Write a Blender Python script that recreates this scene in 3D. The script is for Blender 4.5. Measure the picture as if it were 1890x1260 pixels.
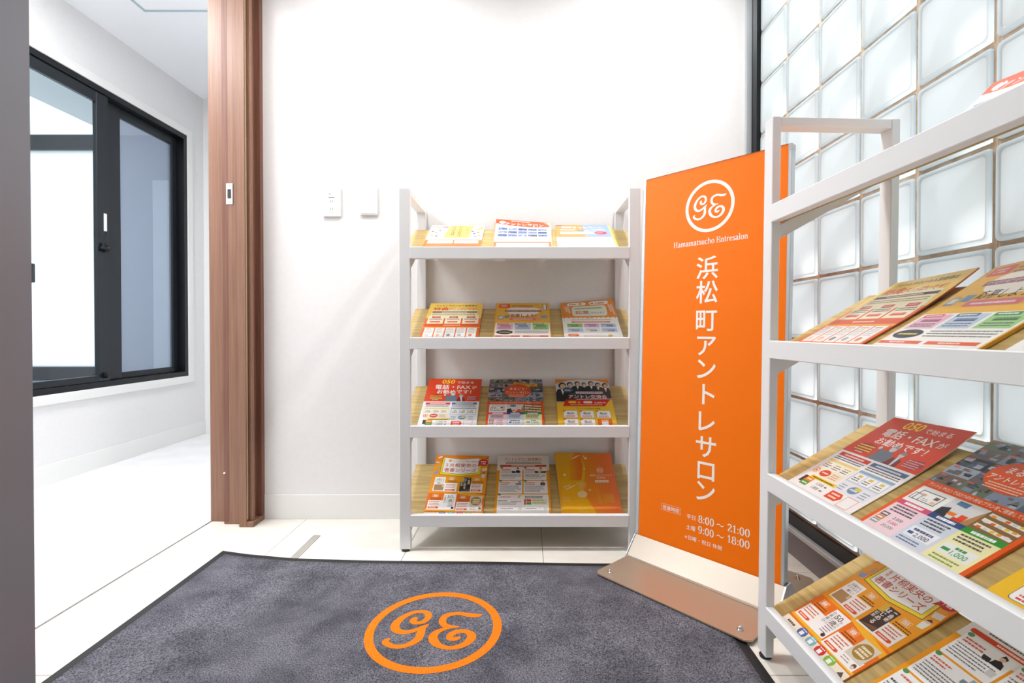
import bpy, bmesh, math, random
from mathutils import Matrix, Vector

sc = bpy.context.scene
for o in list(bpy.data.objects):
    bpy.data.objects.remove(o)
COL = sc.collection
random.seed(7)
PI = math.pi

# ------------------------------------------------------------------ camera, world, sun, exposure
FPX, HCAM, PITCH = 930.0, 0.775, 0.6
cam_d = bpy.data.cameras.new('camera')
cam = bpy.data.objects.new('camera', cam_d)
COL.objects.link(cam)
cam.location = (0, 0, HCAM)
cam.rotation_euler = (math.radians(90 - PITCH), 0, 0)
cam_d.sensor_width = 36.0
cam_d.lens = 36.0 * FPX / 1890
cam_d.shift_x = -25.0 / 1890
cam_d.shift_y = -(630 - (608 + FPX * math.tan(math.radians(PITCH)))) / 1890
cam_d.clip_start = 0.02
cam_d.dof.use_dof = True
cam_d.dof.focus_distance = 1.7
cam_d.dof.aperture_fstop = 10.0
sc.camera = cam

world = bpy.data.worlds.new('overcast_sky')
sc.world = world
world.use_nodes = True
bg = world.node_tree.nodes['Background']
bg.inputs['Color'].default_value = (0.87, 0.95, 1.0, 1)
bg.inputs['Strength'].default_value = 1.22

sun_d = bpy.data.lights.new('sun', 'SUN')
sun_d.energy = 2.7
sun_d.angle = math.radians(12)
sun = bpy.data.objects.new('sun', sun_d)
COL.objects.link(sun)
sun.rotation_euler = Vector((0.40, 0.62, 0.68)).to_track_quat('Z', 'Y').to_euler()

DOWNLIGHT_POWER = 9.6
FRONT_POWER = 0.8
CORRIDOR_POWER = 1.4
PANEL_POWER = 36.0
sc.view_settings.view_transform = 'Standard'
sc.view_settings.look = 'None'
sc.view_settings.gamma = 1.0
sc.view_settings.use_curve_mapping = False
sc.view_settings.exposure = 0.24

# ------------------------------------------------------------------ helpers
def lin(c):
    c = c.lstrip('#')
    out = []
    for i in (0, 2, 4):
        s = int(c[i:i + 2], 16) / 255
        out.append(s / 12.92 if s <= 0.04045 else ((s + 0.055) / 1.055) ** 2.4)
    return tuple(out) + (1.0,)

def mat(name, col='#ffffff', rough=0.5, metal=0.0, spec=0.5, **kw):
    m = bpy.data.materials.new(name)
    m.use_nodes = True
    b = m.node_tree.nodes['Principled BSDF']
    b.inputs['Base Color'].default_value = lin(col)
    b.inputs['Roughness'].default_value = rough
    b.inputs['Metallic'].default_value = metal
    b.inputs['Specular IOR Level'].default_value = spec
    for k, v in kw.items():
        b.inputs[k].default_value = v
    return m

def N(m, t, **kw):
    n = m.node_tree.nodes.new(t)
    for k, v in kw.items():
        setattr(n, k, v)
    return n

def L(m, a, b):
    m.node_tree.links.new(a, b)

def noise_tint(m, c1, c2, scale=(1, 1, 1), nscale=5.0, detail=4.0, lo=0.35, hi=0.65, bump=0.0, bump_dist=0.002):
    """Base colour wanders between two colours along object coordinates."""
    b = m.node_tree.nodes['Principled BSDF']
    tc = N(m, 'ShaderNodeTexCoord')
    mp = N(m, 'ShaderNodeMapping')
    mp.inputs['Scale'].default_value = scale
    nz = N(m, 'ShaderNodeTexNoise')
    nz.inputs['Scale'].default_value = nscale
    nz.inputs['Detail'].default_value = detail
    rp = N(m, 'ShaderNodeValToRGB')
    rp.color_ramp.elements[0].position = lo
    rp.color_ramp.elements[1].position = hi
    rp.color_ramp.elements[0].color = lin(c1)
    rp.color_ramp.elements[1].color = lin(c2)
    L(m, tc.outputs['Object'], mp.inputs['Vector'])
    L(m, mp.outputs['Vector'], nz.inputs['Vector'])
    L(m, nz.outputs['Fac'], rp.inputs['Fac'])
    L(m, rp.outputs['Color'], b.inputs['Base Color'])
    if bump:
        bp = N(m, 'ShaderNodeBump')
        bp.inputs['Strength'].default_value = bump
        bp.inputs['Distance'].default_value = bump_dist
        L(m, nz.outputs['Fac'], bp.inputs['Height'])
        L(m, bp.outputs['Normal'], b.inputs['Normal'])
    return m

class MB:
    def __init__(self):
        self.bm = bmesh.new()
    def box(self, x0, x1, y0, y1, z0, z1, bev=0.0, seg=1):
        t = bmesh.new()
        bmesh.ops.create_cube(t, size=1.0)
        for v in t.verts:
            v.co = Vector(((x0 + x1) / 2 + v.co.x * (x1 - x0), (y0 + y1) / 2 + v.co.y * (y1 - y0), (z0 + z1) / 2 + v.co.z * (z1 - z0)))
        if bev:
            bmesh.ops.bevel(t, geom=list(t.edges), offset=bev, segments=seg, affect='EDGES', profile=0.5)
        self._merge(t)
        return self
    def _merge(self, t, mtx=None):
        me = bpy.data.meshes.new('t')
        if mtx is not None:
            bmesh.ops.transform(t, matrix=mtx, verts=list(t.verts))
        t.to_mesh(me)
        t.free()
        self.bm.from_mesh(me)
        bpy.data.meshes.remove(me)
    def prism(self, pts, axis, a, b):
        """Polygon pts (2-D) extruded along axis from a to b. axis x: pts=(y,z); y: (x,z); z: (x,y)."""
        def p3(p, h):
            return {'x': (h, p[0], p[1]), 'y': (p[0], h, p[1]), 'z': (p[0], p[1], h)}[axis]
        lo = [self.bm.verts.new(p3(p, a)) for p in pts]
        hi = [self.bm.verts.new(p3(p, b)) for p in pts]
        n = len(pts)
        fs = [self.bm.faces.new(lo), self.bm.faces.new(hi)]
        for i in range(n):
            fs.append(self.bm.faces.new((lo[i], lo[(i + 1) % n], hi[(i + 1) % n], hi[i])))
        bmesh.ops.recalc_face_normals(self.bm, faces=fs)
        return self
    def lathe(self, prof, c, axis='z', n=24):
        """prof: list of (radius, height) revolved about axis through c."""
        rings = []
        for r, h in prof:
            ring = []
            for i in range(n):
                a = 2 * PI * i / n
                p = {'z': (r * math.cos(a), r * math.sin(a), h), 'y': (r * math.cos(a), h, r * math.sin(a)), 'x': (h, r * math.cos(a), r * math.sin(a))}[axis]
                ring.append(self.bm.verts.new((c[0] + p[0], c[1] + p[1], c[2] + p[2])))
            rings.append(ring)
        fs = []
        for k in range(len(rings) - 1):
            for i in range(n):
                fs.append(self.bm.faces.new((rings[k][i], rings[k][(i + 1) % n], rings[k + 1][(i + 1) % n], rings[k + 1][i])))
        fs.append(self.bm.faces.new(rings[0]))
        fs.append(self.bm.faces.new(rings[-1]))
        bmesh.ops.recalc_face_normals(self.bm, faces=fs)
        return self
    def build(self, name, m, parent=None, smooth=False):
        me = bpy.data.meshes.new(name)
        self.bm.to_mesh(me)
        self.bm.free()
        if smooth:
            for p in me.polygons:
                p.use_smooth = True
        return link(name, me, m, parent)

def link(name, me, m, parent=None):
    if m is not None and not me.materials:
        me.materials.append(m)
    o = bpy.data.objects.new(name, me)
    COL.objects.link(o)
    o.parent = parent
    return o

def tag(o, label=None, cat=None, group=None, kind=None):
    if label: o['label'] = label
    if cat: o['category'] = cat
    if group: o['group'] = group
    if kind: o['kind'] = kind
    return o

def empty(name, loc=(0, 0, 0), rz=0.0, parent=None):
    o = bpy.data.objects.new(name, None)
    o.empty_display_size = 0.05
    COL.objects.link(o)
    o.location = loc
    o.rotation_euler = (0, 0, rz)
    o.parent = parent
    return o

def struct(o, label=None):
    o['kind'] = 'structure'
    if label: o['label'] = label
    return o

# flat shapes: lists of (verts2d, faces)
_tc = {}
def text2d(body, bold=0.0):
    """Glyph outlines of the built-in font, in em units, baseline at 0."""
    k = (body, bold)
    if k not in _tc:
        c = bpy.data.curves.new('t', 'FONT')
        c.body = body
        c.resolution_u = 3
        c.offset = bold
        o = bpy.data.objects.new('t', c)
        me = bpy.data.meshes.new_from_object(o)
        _tc[k] = ([(v.co.x, v.co.y) for v in me.vertices], [tuple(p.vertices) for p in me.polygons])
        bpy.data.objects.remove(o)
        bpy.data.curves.remove(c)
        bpy.data.meshes.remove(me)
    return _tc[k]

def catmull(pts, n=5):
    out = []
    P = [pts[0]] + list(pts) + [pts[-1]]
    for i in range(1, len(P) - 2):
        a, b, c, d = P[i - 1], P[i], P[i + 1], P[i + 2]
        for j in range(n):
            t = j / n
            out.append(tuple(0.5 * (2 * b[k] + (c[k] - a[k]) * t + (2 * a[k] - 5 * b[k] + 4 * c[k] - d[k]) * t * t + (3 * b[k] - a[k] - 3 * c[k] + d[k]) * t ** 3) for k in range(len(b))))
    out.append(tuple(pts[-1]))
    return out

def ribbon(pts):
    """pts (x, y, width) -> flat strip."""
    V, F = [], []
    n = len(pts)
    for i, (x, y, w) in enumerate(pts):
        a = pts[max(0, i - 1)]
        b = pts[min(n - 1, i + 1)]
        dx, dy = b[0] - a[0], b[1] - a[1]
        l = math.hypot(dx, dy) or 1
        nx, ny = -dy / l, dx / l
        V += [(x + nx * w / 2, y + ny * w / 2), (x - nx * w / 2, y - ny * w / 2)]
        if i:
            k = 2 * i
            F.append((k - 2, k - 1, k + 1, k))
    return V, F

def disc2d(cx, cy, rx, ry, n=24):
    return [(cx + rx * math.cos(2 * PI * i / n), cy + ry * math.sin(2 * PI * i / n)) for i in range(n)], [tuple(range(n))]

LOGO = [
 [(-0.314, 0.27, 0.05), (-0.356, 0.205, 0.11), (-0.332, 0.14, 0.1), (-0.265, 0.121, 0.08), (-0.189, 0.157, 0.09), (-0.145, 0.253, 0.1), (-0.157, 0.352, 0.1), (-0.227, 0.415, 0.09), (-0.316, 0.428, 0.08), (-0.434, 0.377, 0.09), (-0.536, 0.265, 0.11), (-0.594, 0.133, 0.13), (-0.594, 0.028, 0.13), (-0.544, -0.063, 0.12), (-0.444, -0.112, 0.1), (-0.34, -0.096, 0.09), (-0.244, -0.04, 0.08), (-0.163, 0.028, 0.07), (-0.097, 0.075, 0.03)],
 [(-0.126, 0.047, 0.05), (-0.172, -0.029, 0.1), (-0.174, -0.151, 0.12), (-0.184, -0.259, 0.12), (-0.242, -0.354, 0.11), (-0.33, -0.421, 0.09), (-0.427, -0.446, 0.09), (-0.536, -0.421, 0.09), (-0.616, -0.364, 0.1), (-0.637, -0.312, 0.09), (-0.587, -0.255, 0.03)],
 [(0.677, 0.352, 0.03), (0.602, 0.32, 0.1), (0.473, 0.327, 0.1), (0.34, 0.37, 0.09), (0.227, 0.359, 0.09), (0.134, 0.315, 0.1), (0.091, 0.229, 0.11), (0.1, 0.133, 0.11), (0.154, 0.051, 0.1), (0.249, 0.017, 0.08), (0.364, 0.024, 0.03)],
 [(0.238, 0.001, 0.05), (0.123, -0.051, 0.08), (0.043, -0.129, 0.11), (0.02, -0.227, 0.13), (0.059, -0.333, 0.13), (0.147, -0.425, 0.1), (0.27, -0.472, 0.08), (0.395, -0.456, 0.09), (0.502, -0.385, 0.11), (0.568, -0.28, 0.13), (0.571, -0.184, 0.13), (0.509, -0.107, 0.1), (0.412, -0.085, 0.09), (0.322, -0.118, 0.1), (0.265, -0.184, 0.1), (0.268, -0.249, 0.1), (0.325, -0.28, 0.08), (0.374, -0.255, 0.08), (0.416, -0.221, 0.03)]]

def logo2d(cx, cy, R, wt=1.0):
    """Ring and the two script letters as flat shapes (each a (verts, faces))."""
    out = []
    rp = [(cx + R * 0.936 * math.cos(2 * PI * i / 72), cy + R * 0.936 * math.sin(2 * PI * i / 72), R * 0.128) for i in range(73)]
    V, F = [], []
    for i, (x, y, w) in enumerate(rp):
        a = 2 * PI * i / 72
        for s in (1, -1):
            V.append((cx + R * (0.936 + s * 0.064) * math.cos(a), cy + R * (0.936 + s * 0.064) * math.sin(a)))
        if i:
            F.append((2 * i - 2, 2 * i - 1, 2 * i + 1, 2 * i))
    out.append((V, F))
    for st in LOGO:
        out.append(ribbon([(cx + R * x, cy + R * y, R * w * wt) for x, y, w in catmull(st)]))
    return out

# a small high-contrast serif alphabet drawn with a broad nib (thick uprights, thin horizontals)
def nib(pts, thick=0.115, thin=0.035):
    p = catmull([(x, y) for x, y in pts], 6) if len(pts) > 2 else list(pts)
    out = []
    n = len(p)
    for i in range(n):
        a, b = p[max(0, i - 1)], p[min(n - 1, i + 1)]
        dx, dy = b[0] - a[0], b[1] - a[1]
        l = math.hypot(dx, dy) or 1
        out.append((p[i][0], p[i][1], thin + (thick - thin) * abs(dy) / l))
    return ribbon(out)

def ringpts(cx, cy, rx, ry, a0=0, a1=360, n=14):
    return [(cx + rx * math.cos(math.radians(a0 + (a1 - a0) * i / n)), cy + ry * math.sin(math.radians(a0 + (a1 - a0) * i / n))) for i in range(n + 1)]

def _stem(x, y0, y1, s=0.09, foot=True, head=0):
    r = [[(x, y0), (x, y1)]]
    if foot: r.append([(x - s, y0 + 0.017), (x + s, y0 + 0.017)])
    if head: r.append([(x - s, y1 - 0.017), (x + (s if head == 2 else 0), y1 - 0.017)])
    return r
SERIF = {
 'H': (0.78, _stem(0.17, 0, 0.7, 0.13, True, 2) + _stem(0.61, 0, 0.7, 0.13, True, 2) + [[(0.17, 0.36), (0.61, 0.36)]]),
 'E': (0.66, _stem(0.17, 0, 0.7, 0.13, True, 2) + [[(0.17, 0.683), (0.58, 0.683)], [(0.17, 0.017), (0.6, 0.017)], [(0.17, 0.36), (0.45, 0.36)], [(0.57, 0.68), (0.57, 0.52)], [(0.6, 0.02), (0.6, 0.2)], [(0.44, 0.46), (0.44, 0.26)]]),
 'a': (0.50, [[(0.1, 0.35), (0.14, 0.44), (0.24, 0.46), (0.34, 0.4), (0.36, 0.3), (0.36, 0.08), (0.41, 0.02), (0.48, 0.07)], [(0.36, 0.27), (0.2, 0.22), (0.09, 0.13), (0.12, 0.03), (0.22, 0.01), (0.36, 0.1)]]),
 'm': (0.84, _stem(0.14, 0, 0.46, 0.1, True, 1) + [[(0.14, 0.36), (0.26, 0.45), (0.36, 0.44), (0.42, 0.34), (0.42, 0.02)], [(0.42, 0.36), (0.54, 0.45), (0.64, 0.44), (0.7, 0.34), (0.7, 0.02)], [(0.33, 0.017), (0.51, 0.017)], [(0.61, 0.017), (0.79, 0.017)]]),
 'n': (0.57, _stem(0.14, 0, 0.46, 0.1, True, 1) + [[(0.14, 0.36), (0.26, 0.45), (0.36, 0.44), (0.43, 0.34), (0.43, 0.02)], [(0.34, 0.017), (0.52, 0.017)]]),
 'h': (0.57, _stem(0.14, 0, 0.72, 0.1, True, 1) + [[(0.14, 0.36), (0.26, 0.45), (0.36, 0.44), (0.43, 0.34), (0.43, 0.02)], [(0.34, 0.017), (0.52, 0.017)]]),
 'u': (0.57, [[(0.14, 0.45), (0.14, 0.12), (0.2, 0.02), (0.3, 0.02), (0.42, 0.11)], [(0.04, 0.445), (0.14, 0.445)]] + _stem(0.42, 0, 0.45, 0.0, False, 0) + [[(0.32, 0.445), (0.42, 0.445)], [(0.42, 0.017), (0.53, 0.017)]]),
 't': (0.36, [[(0.16, 0.6), (0.16, 0.1), (0.2, 0.02), (0.3, 0.06)], [(0.03, 0.44), (0.31, 0.44)]]),
 's': (0.41, [[(0.33, 0.36), (0.24, 0.45), (0.12, 0.41), (0.09, 0.34), (0.2, 0.26), (0.32, 0.18), (0.32, 0.07), (0.2, 0.01), (0.07, 0.09)]]),
 'c': (0.45, [[(0.39, 0.36), (0.33, 0.44), (0.22, 0.45), (0.1, 0.34), (0.08, 0.2), (0.14, 0.06), (0.26, 0.01), (0.4, 0.1)]]),
 'o': (0.50, [ringpts(0.25, 0.23, 0.18, 0.225)]),
 'e': (0.46, [[(0.1, 0.26), (0.38, 0.26)], [(0.38, 0.26), (0.36, 0.39), (0.25, 0.45), (0.12, 0.37), (0.08, 0.22), (0.15, 0.05), (0.27, 0.01), (0.4, 0.1)]]),
 'r': (0.42, _stem(0.14, 0, 0.46, 0.1, True, 1) + [[(0.14, 0.32), (0.22, 0.42), (0.32, 0.45), (0.38, 0.4)]]),
 'l': (0.29, _stem(0.14, 0, 0.72, 0.1, True, 1)),
 '0': (0.52, [ringpts(0.26, 0.34, 0.175, 0.34)]),
 '1': (0.44, _stem(0.23, 0, 0.69, 0.14, True, 0) + [[(0.08, 0.56), (0.17, 0.6), (0.23, 0.68)]]),
 '2': (0.50, [[(0.08, 0.52), (0.12, 0.64), (0.25, 0.68), (0.38, 0.6), (0.38, 0.46), (0.28, 0.32), (0.08, 0.05)], [(0.08, 0.05), (0.42, 0.05)], [(0.1, 0.03), (0.43, 0.03)], [(0.42, 0.02), (0.45, 0.17)]]),
 '8': (0.52, [ringpts(0.26, 0.52, 0.14, 0.16), ringpts(0.26, 0.185, 0.175, 0.185)]),
 '9': (0.52, [ringpts(0.25, 0.47, 0.165, 0.21), [(0.42, 0.5), (0.42, 0.3), (0.34, 0.08), (0.2, 0.01), (0.1, 0.07)]]),
 ':': (0.24, None), ' ': (0.26, [])}

def serif2d(text, x0, x1, y, h):
    """Text set so that it spans x0..x1 with capitals/digits of height h."""
    tot = sum(SERIF[c][0] for c in text)
    sx, sy = (x1 - x0) / tot, h / 0.7
    out, cur = [], 0.0
    for c in text:
        adv, st = SERIF[c]
        shapes = [disc2d(0.12, 0.07, 0.06, 0.06, 12), disc2d(0.12, 0.42, 0.06, 0.06, 12)] if st is None else [nib(s) for s in st]
        for V, F in shapes:
            out.append(([(x0 + (cur + vx) * sx, y + vy * sy) for vx, vy in V], F))
        cur += adv
    return out

def text_at(body, x, y, size, bold=0.0, align='C', width=None):
    V, F = text2d(body, bold)
    if not V:
        return (V, F)
    xs = [v[0] for v in V]
    a, b = min(xs), max(xs)
    sx = size if width is None else width / (b - a)
    off = x - ((a + b) / 2 * sx if align == 'C' else a * sx)
    return ([(vx * sx + off, vy * size + y) for vx, vy in V], F)

def flat_mesh(name, shapes, m, parent, put, thick=0.0):
    """Shapes -> one mesh; put(x, y) gives the 3-D point."""
    V, F = [], []
    for sv, sf in shapes:
        k = len(V)
        V += [put(x, y) for x, y in sv]
        F += [tuple(i + k for i in f) for f in sf]
    me = bpy.data.meshes.new(name)
    me.from_pydata(V, [], F)
    me.update()
    return link(name, me, m, parent)

# ------------------------------------------------------------------ materials
M_wall = noise_tint(mat('white_wall_vinyl', rough=0.6, spec=0.3), '#eae9e9', '#ecebeb', nscale=60)
M_ceil = mat('white_ceiling', '#f8fafc', 0.8, spec=0.2)
M_base = mat('white_baseboard', '#eeeeec', 0.4)
M_floor = mat('dark_joint', '#6b6257', 0.9)
M_tile = noise_tint(mat('cream_stone_tile', rough=0.22, spec=0.5), '#ddd8cf', '#e9e6df', (1.2, 2.6, 1), 4.0, 6, 0.3, 0.7)
M_floor2 = noise_tint(mat('white_floor_sheet', rough=0.4), '#ebebec', '#f4f4f5', nscale=6)
M_wood = noise_tint(mat('brown_wood_grain', rough=0.42), '#835d48', '#956e59', (22, 22, 0.6), 7.0, 6, 0.3, 0.72)
M_wood_shade = noise_tint(mat('shaded_wood_grain', rough=0.5), '#6d4736', '#84594a', (22, 22, 0.6), 7.0, 6, 0.3, 0.72)  # darker copy of the jamb wood, shade of the recesses put into its colour
M_steel = mat('white_powder_steel', '#eaebec', 0.42)
M_board = noise_tint(mat('pale_oak_board', rough=0.45), '#a98c50', '#d0b67a', (1.0, 22, 22), 4.0, 5, 0.3, 0.7)
M_black = mat('black_aluminium', '#15171b', 0.32, 0.3)
M_black2 = mat('charcoal_aluminium', '#23282d', 0.36, 0.3)
M_alu = mat('silver_aluminium', '#c3c6c8', 0.3, 0.85)
M_aluw = mat('pale_aluminium', '#c9cfd3', 0.35, 0.5)
M_champ = mat('champagne_metal', '#b9a48e', 0.36, 0.5)
M_champ2 = mat('champagne_metal_slope_light', '#a99f93', 0.42, 0.5)  # same metal as the plates, light on the slopes put into its tone
M_chrome = mat('chrome', '#e0e0e0', 0.12, 1.0)
M_rubber = mat('black_rubber', '#1c1d1f', 0.7)
M_orange = mat('orange_print', '#ff7b04', 0.45, spec=0.22)
M_white = mat('white_print', '#fbf6f0', 0.45)
M_plast = mat('white_plastic', '#f6f6f4', 0.35)
M_dark = mat('dark_slot', '#33312e', 0.7)
M_mortar = noise_tint(mat('beige_mortar', rough=0.85, spec=0.2), '#b9a48d', '#d2bfa9', nscale=40)
M_door = mat('grey_painted_steel', '#85868e', 0.28, 0.15)
M_grey = mat('grey_laminate', '#8b8b92', 0.5)
M_emblem = noise_tint(mat('orange_pile', rough=0.95, spec=0.1), '#f06a10', '#ff8a28', nscale=500, detail=2, bump=0.6, bump_dist=0.002)

# carpet: mottled grey pile
M_pile = mat('grey_carpet_pile', rough=0.97, spec=0.1)
def _carpet(m):
    b = m.node_tree.nodes['Principled BSDF']
    tc = N(m, 'ShaderNodeTexCoord')
    a = N(m, 'ShaderNodeTexNoise'); a.inputs['Scale'].default_value = 330; a.inputs['Detail'].default_value = 3
    c = N(m, 'ShaderNodeTexNoise'); c.inputs['Scale'].default_value = 7; c.inputs['Detail'].default_value = 6; c.inputs['Roughness'].default_value = 0.62
    r1 = N(m, 'ShaderNodeValToRGB')
    r1.color_ramp.elements[0].position, r1.color_ramp.elements[1].position = 0.32, 0.68
    r1.color_ramp.elements[0].color, r1.color_ramp.elements[1].color = lin('#36363d'), lin('#8c8b95')
    r2 = N(m, 'ShaderNodeValToRGB')
    r2.color_ramp.elements[0].position, r2.color_ramp.elements[1].position = 0.34, 0.6
    r2.color_ramp.elements[0].color, r2.color_ramp.elements[1].color = lin('#c2c2c6'), lin('#ffffff')
    mx = N(m, 'ShaderNodeMix', data_type='RGBA', blend_type='MULTIPLY')
    mx.inputs['Factor'].default_value = 1.0
    bp = N(m, 'ShaderNodeBump'); bp.inputs['Strength'].default_value = 0.7; bp.inputs['Distance'].default_value = 0.003
    L(m, tc.outputs['Object'], a.inputs['Vector']); L(m, tc.outputs['Object'], c.inputs['Vector'])
    L(m, a.outputs['Fac'], r1.inputs['Fac']); L(m, c.outputs['Fac'], r2.inputs['Fac'])
    L(m, r1.outputs['Color'], mx.inputs['A']); L(m, r2.outputs['Color'], mx.inputs['B'])
    L(m, mx.outputs['Result'], b.inputs['Base Color'])
    L(m, a.outputs['Fac'], bp.inputs['Height']); L(m, bp.outputs['Normal'], b.inputs['Normal'])
_carpet(M_pile)

# frosted glass block: light passes through diffusely, with a weak sheen
def translucent(name, col, gloss=0.06, rough=0.15, trans=None):
    m = bpy.data.materials.new(name)
    m.use_nodes = True
    nt = m.node_tree
    nt.nodes.clear()
    out = N(m, 'ShaderNodeOutputMaterial')
    tr = N(m, 'ShaderNodeBsdfTranslucent'); tr.inputs['Color'].default_value = lin(col)
    df = N(m, 'ShaderNodeBsdfDiffuse'); df.inputs['Color'].default_value = lin(col)
    gl = N(m, 'ShaderNodeBsdfGlossy'); gl.inputs['Roughness'].default_value = rough
    m1 = N(m, 'ShaderNodeMixShader'); m1.inputs['Fac'].default_value = 0.22
    m2 = N(m, 'ShaderNodeMixShader'); m2.inputs['Fac'].default_value = gloss
    L(m, tr.outputs[0], m1.inputs[1]); L(m, df.outputs[0], m1.inputs[2])
    L(m, m1.outputs[0], m2.inputs[1]); L(m, gl.outputs[0], m2.inputs[2])
    L(m, m2.outputs[0], out.inputs['Surface'])
    return m
M_block = translucent('frosted_glass', '#ebf3f7', 0.03, 0.35)
M_rim = translucent('blue_glass_edge', '#dfebf2', 0.05, 0.3)

def clear_glass(name, tint, gloss=0.08, haze=0.0, hazecol='#9aa6b8'):
    m = bpy.data.materials.new(name)
    m.use_nodes = True
    m.node_tree.nodes.clear()
    out = N(m, 'ShaderNodeOutputMaterial')
    tp = N(m, 'ShaderNodeBsdfTransparent'); tp.inputs['Color'].default_value = lin(tint)
    gl = N(m, 'ShaderNodeBsdfGlossy'); gl.inputs['Roughness'].default_value = 0.02
    mx = N(m, 'ShaderNodeMixShader'); mx.inputs['Fac'].default_value = gloss
    L(m, tp.outputs[0], mx.inputs[1]); L(m, gl.outputs[0], mx.inputs[2])
    last = mx
    if haze:
        df = N(m, 'ShaderNodeBsdfDiffuse'); df.inputs['Color'].default_value = lin(hazecol)
        mh = N(m, 'ShaderNodeMixShader'); mh.inputs['Fac'].default_value = haze
        L(m, mx.outputs[0], mh.inputs[1]); L(m, df.outputs[0], mh.inputs[2])
        last = mh
    L(m, last.outputs[0], out.inputs['Surface'])
    return m
M_glass = clear_glass('clear_window_glass', '#f4f9fb', 0.05)
M_glass2 = clear_glass('grey_reflection_glass', '#dde3ea', 0.09, 0.25, '#c9d4e2')  # grey haze painted in for the room's reflection on this pane

def emitter(name, col, s):
    m = bpy.data.materials.new(name)
    m.use_nodes = True
    b = m.node_tree.nodes['Principled BSDF']
    b.inputs['Emission Color'].default_value = lin(col)
    b.inputs['Emission Strength'].default_value = s
    return m
M_lamp = emitter('lit_diffuser', '#fff8ee', 6.0)

# printed paper: colours come from the print itself (a colour attribute)
M_print = mat('printed_paper', rough=0.30, spec=0.5)
_at = N(M_print, 'ShaderNodeVertexColor')
_at.layer_name = 'print'
L(M_print, _at.outputs['Color'], M_print.node_tree.nodes['Principled BSDF'].inputs['Base Color'])

# ------------------------------------------------------------------ the rooms
YB, XR, XL, XO, XWIN, YFAR, ZC = 2.057, 0.927, -1.07, -1.272, -2.39, 3.75, 2.48

floor = struct(MB().box(-2.55, 1.1, -1.75, 3.9, -0.06, -0.006).build('floor', M_floor), 'pale floor of the entrance and the room beside it')
def tile(parent, x0, x1, y0, y1, m, name='tile', g=0.0008):
    MB().box(x0 + g, x1 - g, y0 + g, y1 - g, -0.0055, 0.0, 0.0005).build(name, m, parent)
TS = 0.478
xs = [XO + 0.004, -0.896, -0.418, 0.060, 0.538, XR + 0.02]
ys = [-1.7] + [1.122 + TS * k for k in (-5, -4, -3, -2, -1, 0, 1)] + [YB]
for i in range(5):
    for j in range(len(ys) - 1):
        tile(floor, xs[i], xs[i + 1], ys[j], ys[j + 1], M_tile)
for x0, x1 in ((-2.39, -2.1), (-2.1, -1.644), (-1.644, XO - 0.004)):
    for y0, y1 in ((0.3, 1.5), (1.5, 2.62), (2.62, YFAR)):
        tile(floor, x0, x1, y0, y1, M_floor2, 'floor_sheet', 0.0003)

# cord cover strip on the floor: ribbed aluminium
strip = MB()
for k in range(5):
    x0 = -0.798 + k * 0.0055
    strip.prism([(x0, 0), (x0 + 0.0055, 0), (x0 + 0.0047, 0.0035), (x0 + 0.0008, 0.0035)], 'y', 1.3, 1.886)
tag(strip.build('floor_strip', mat('brushed_strip', '#bdbab3', 0.4, 0.2)), 'ribbed silver metal strip on the tiles, running under the grey mat', 'strip')

wall_back = struct(MB().box(XL - 0.005, XR + 0.12, YB, YB + 0.1, 0, ZC).build('wall_back', M_wall), 'plain white wall behind the shelf unit')
struct(MB().box(XL, XR - 0.03, YB - 0.0025, YB, 0.0, 0.1, 0.0008).build('baseboard_back', M_base))
w = MB().box(XO, XL, -0.5, 1.0, 0, ZC).box(XO, XL, 1.0, YB + 0.1, 2.2, ZC).box(XO, XL - 0.1, YB, YFAR + 0.1, 0, ZC)
struct(w.build('wall_left', M_wall), 'white partition with the door opening to the next room')
w = MB().box(XO, -0.795, -0.6, -0.5, 0, ZC).box(0.5, XR + 0.12, -0.6, -0.5, 0, ZC).box(-0.795, 0.5, -0.6, -0.5, 2.15, ZC).box(-1.0, 1.05, -1.7, -1.6, 0, ZC).box(-1.0, -0.9, -1.6, -0.6, 0, ZC).box(0.95, 1.05, -1.6, -0.6, 0, ZC)
struct(w.build('wall_front', M_wall))
ceiling = struct(MB().box(-2.55, 1.1, -1.75, 3.9, ZC, ZC + 0.08).build('ceiling', M_ceil))

# room beside the entrance
struct(MB().box(-2.51, XO, YFAR, YFAR + 0.1, 0, ZC).box(-2.51, XO, 0.2, 0.3, 0, ZC).build('wall_far', M_wall), 'white end walls of the room beside the entrance')
WY0, WY1, WZ0, WZ1 = 2.2, 3.563, 0.449, 2.139
w = MB().box(-2.51, XWIN, 0.2, WY0, 0, ZC).box(-2.51, XWIN, WY1, YFAR + 0.1, 0, ZC).box(-2.51, XWIN, WY0, WY1, 0, WZ0).box(-2.51, XWIN, WY0, WY1, WZ1, ZC)
struct(w.build('wall_window', M_wall), 'white wall with the black sliding window')
struct(MB().box(XWIN, XWIN + 0.006, 0.3, YFAR, 0, 0.1, 0.001).build('baseboard_window', M_base))
tr = MB()
cw, ct = 0.05, 0.012
tr.box(XWIN - 0.02, XWIN + ct, WY0 - cw, WY1 + cw, WZ1, WZ1 + cw, 0.002).box(XWIN - 0.02, XWIN + ct, WY0 - cw, WY1 + cw, WZ0 - cw, WZ0, 0.002).box(XWIN - 0.02, XWIN + ct, WY1, WY1 + cw, WZ0, WZ1, 0.002).box(XWIN - 0.02, XWIN + ct, WY0 - cw, WY0, WZ0, WZ1, 0.002)
struct(tr.build('trim_1', M_base), 'white casing around the black window')

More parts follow.
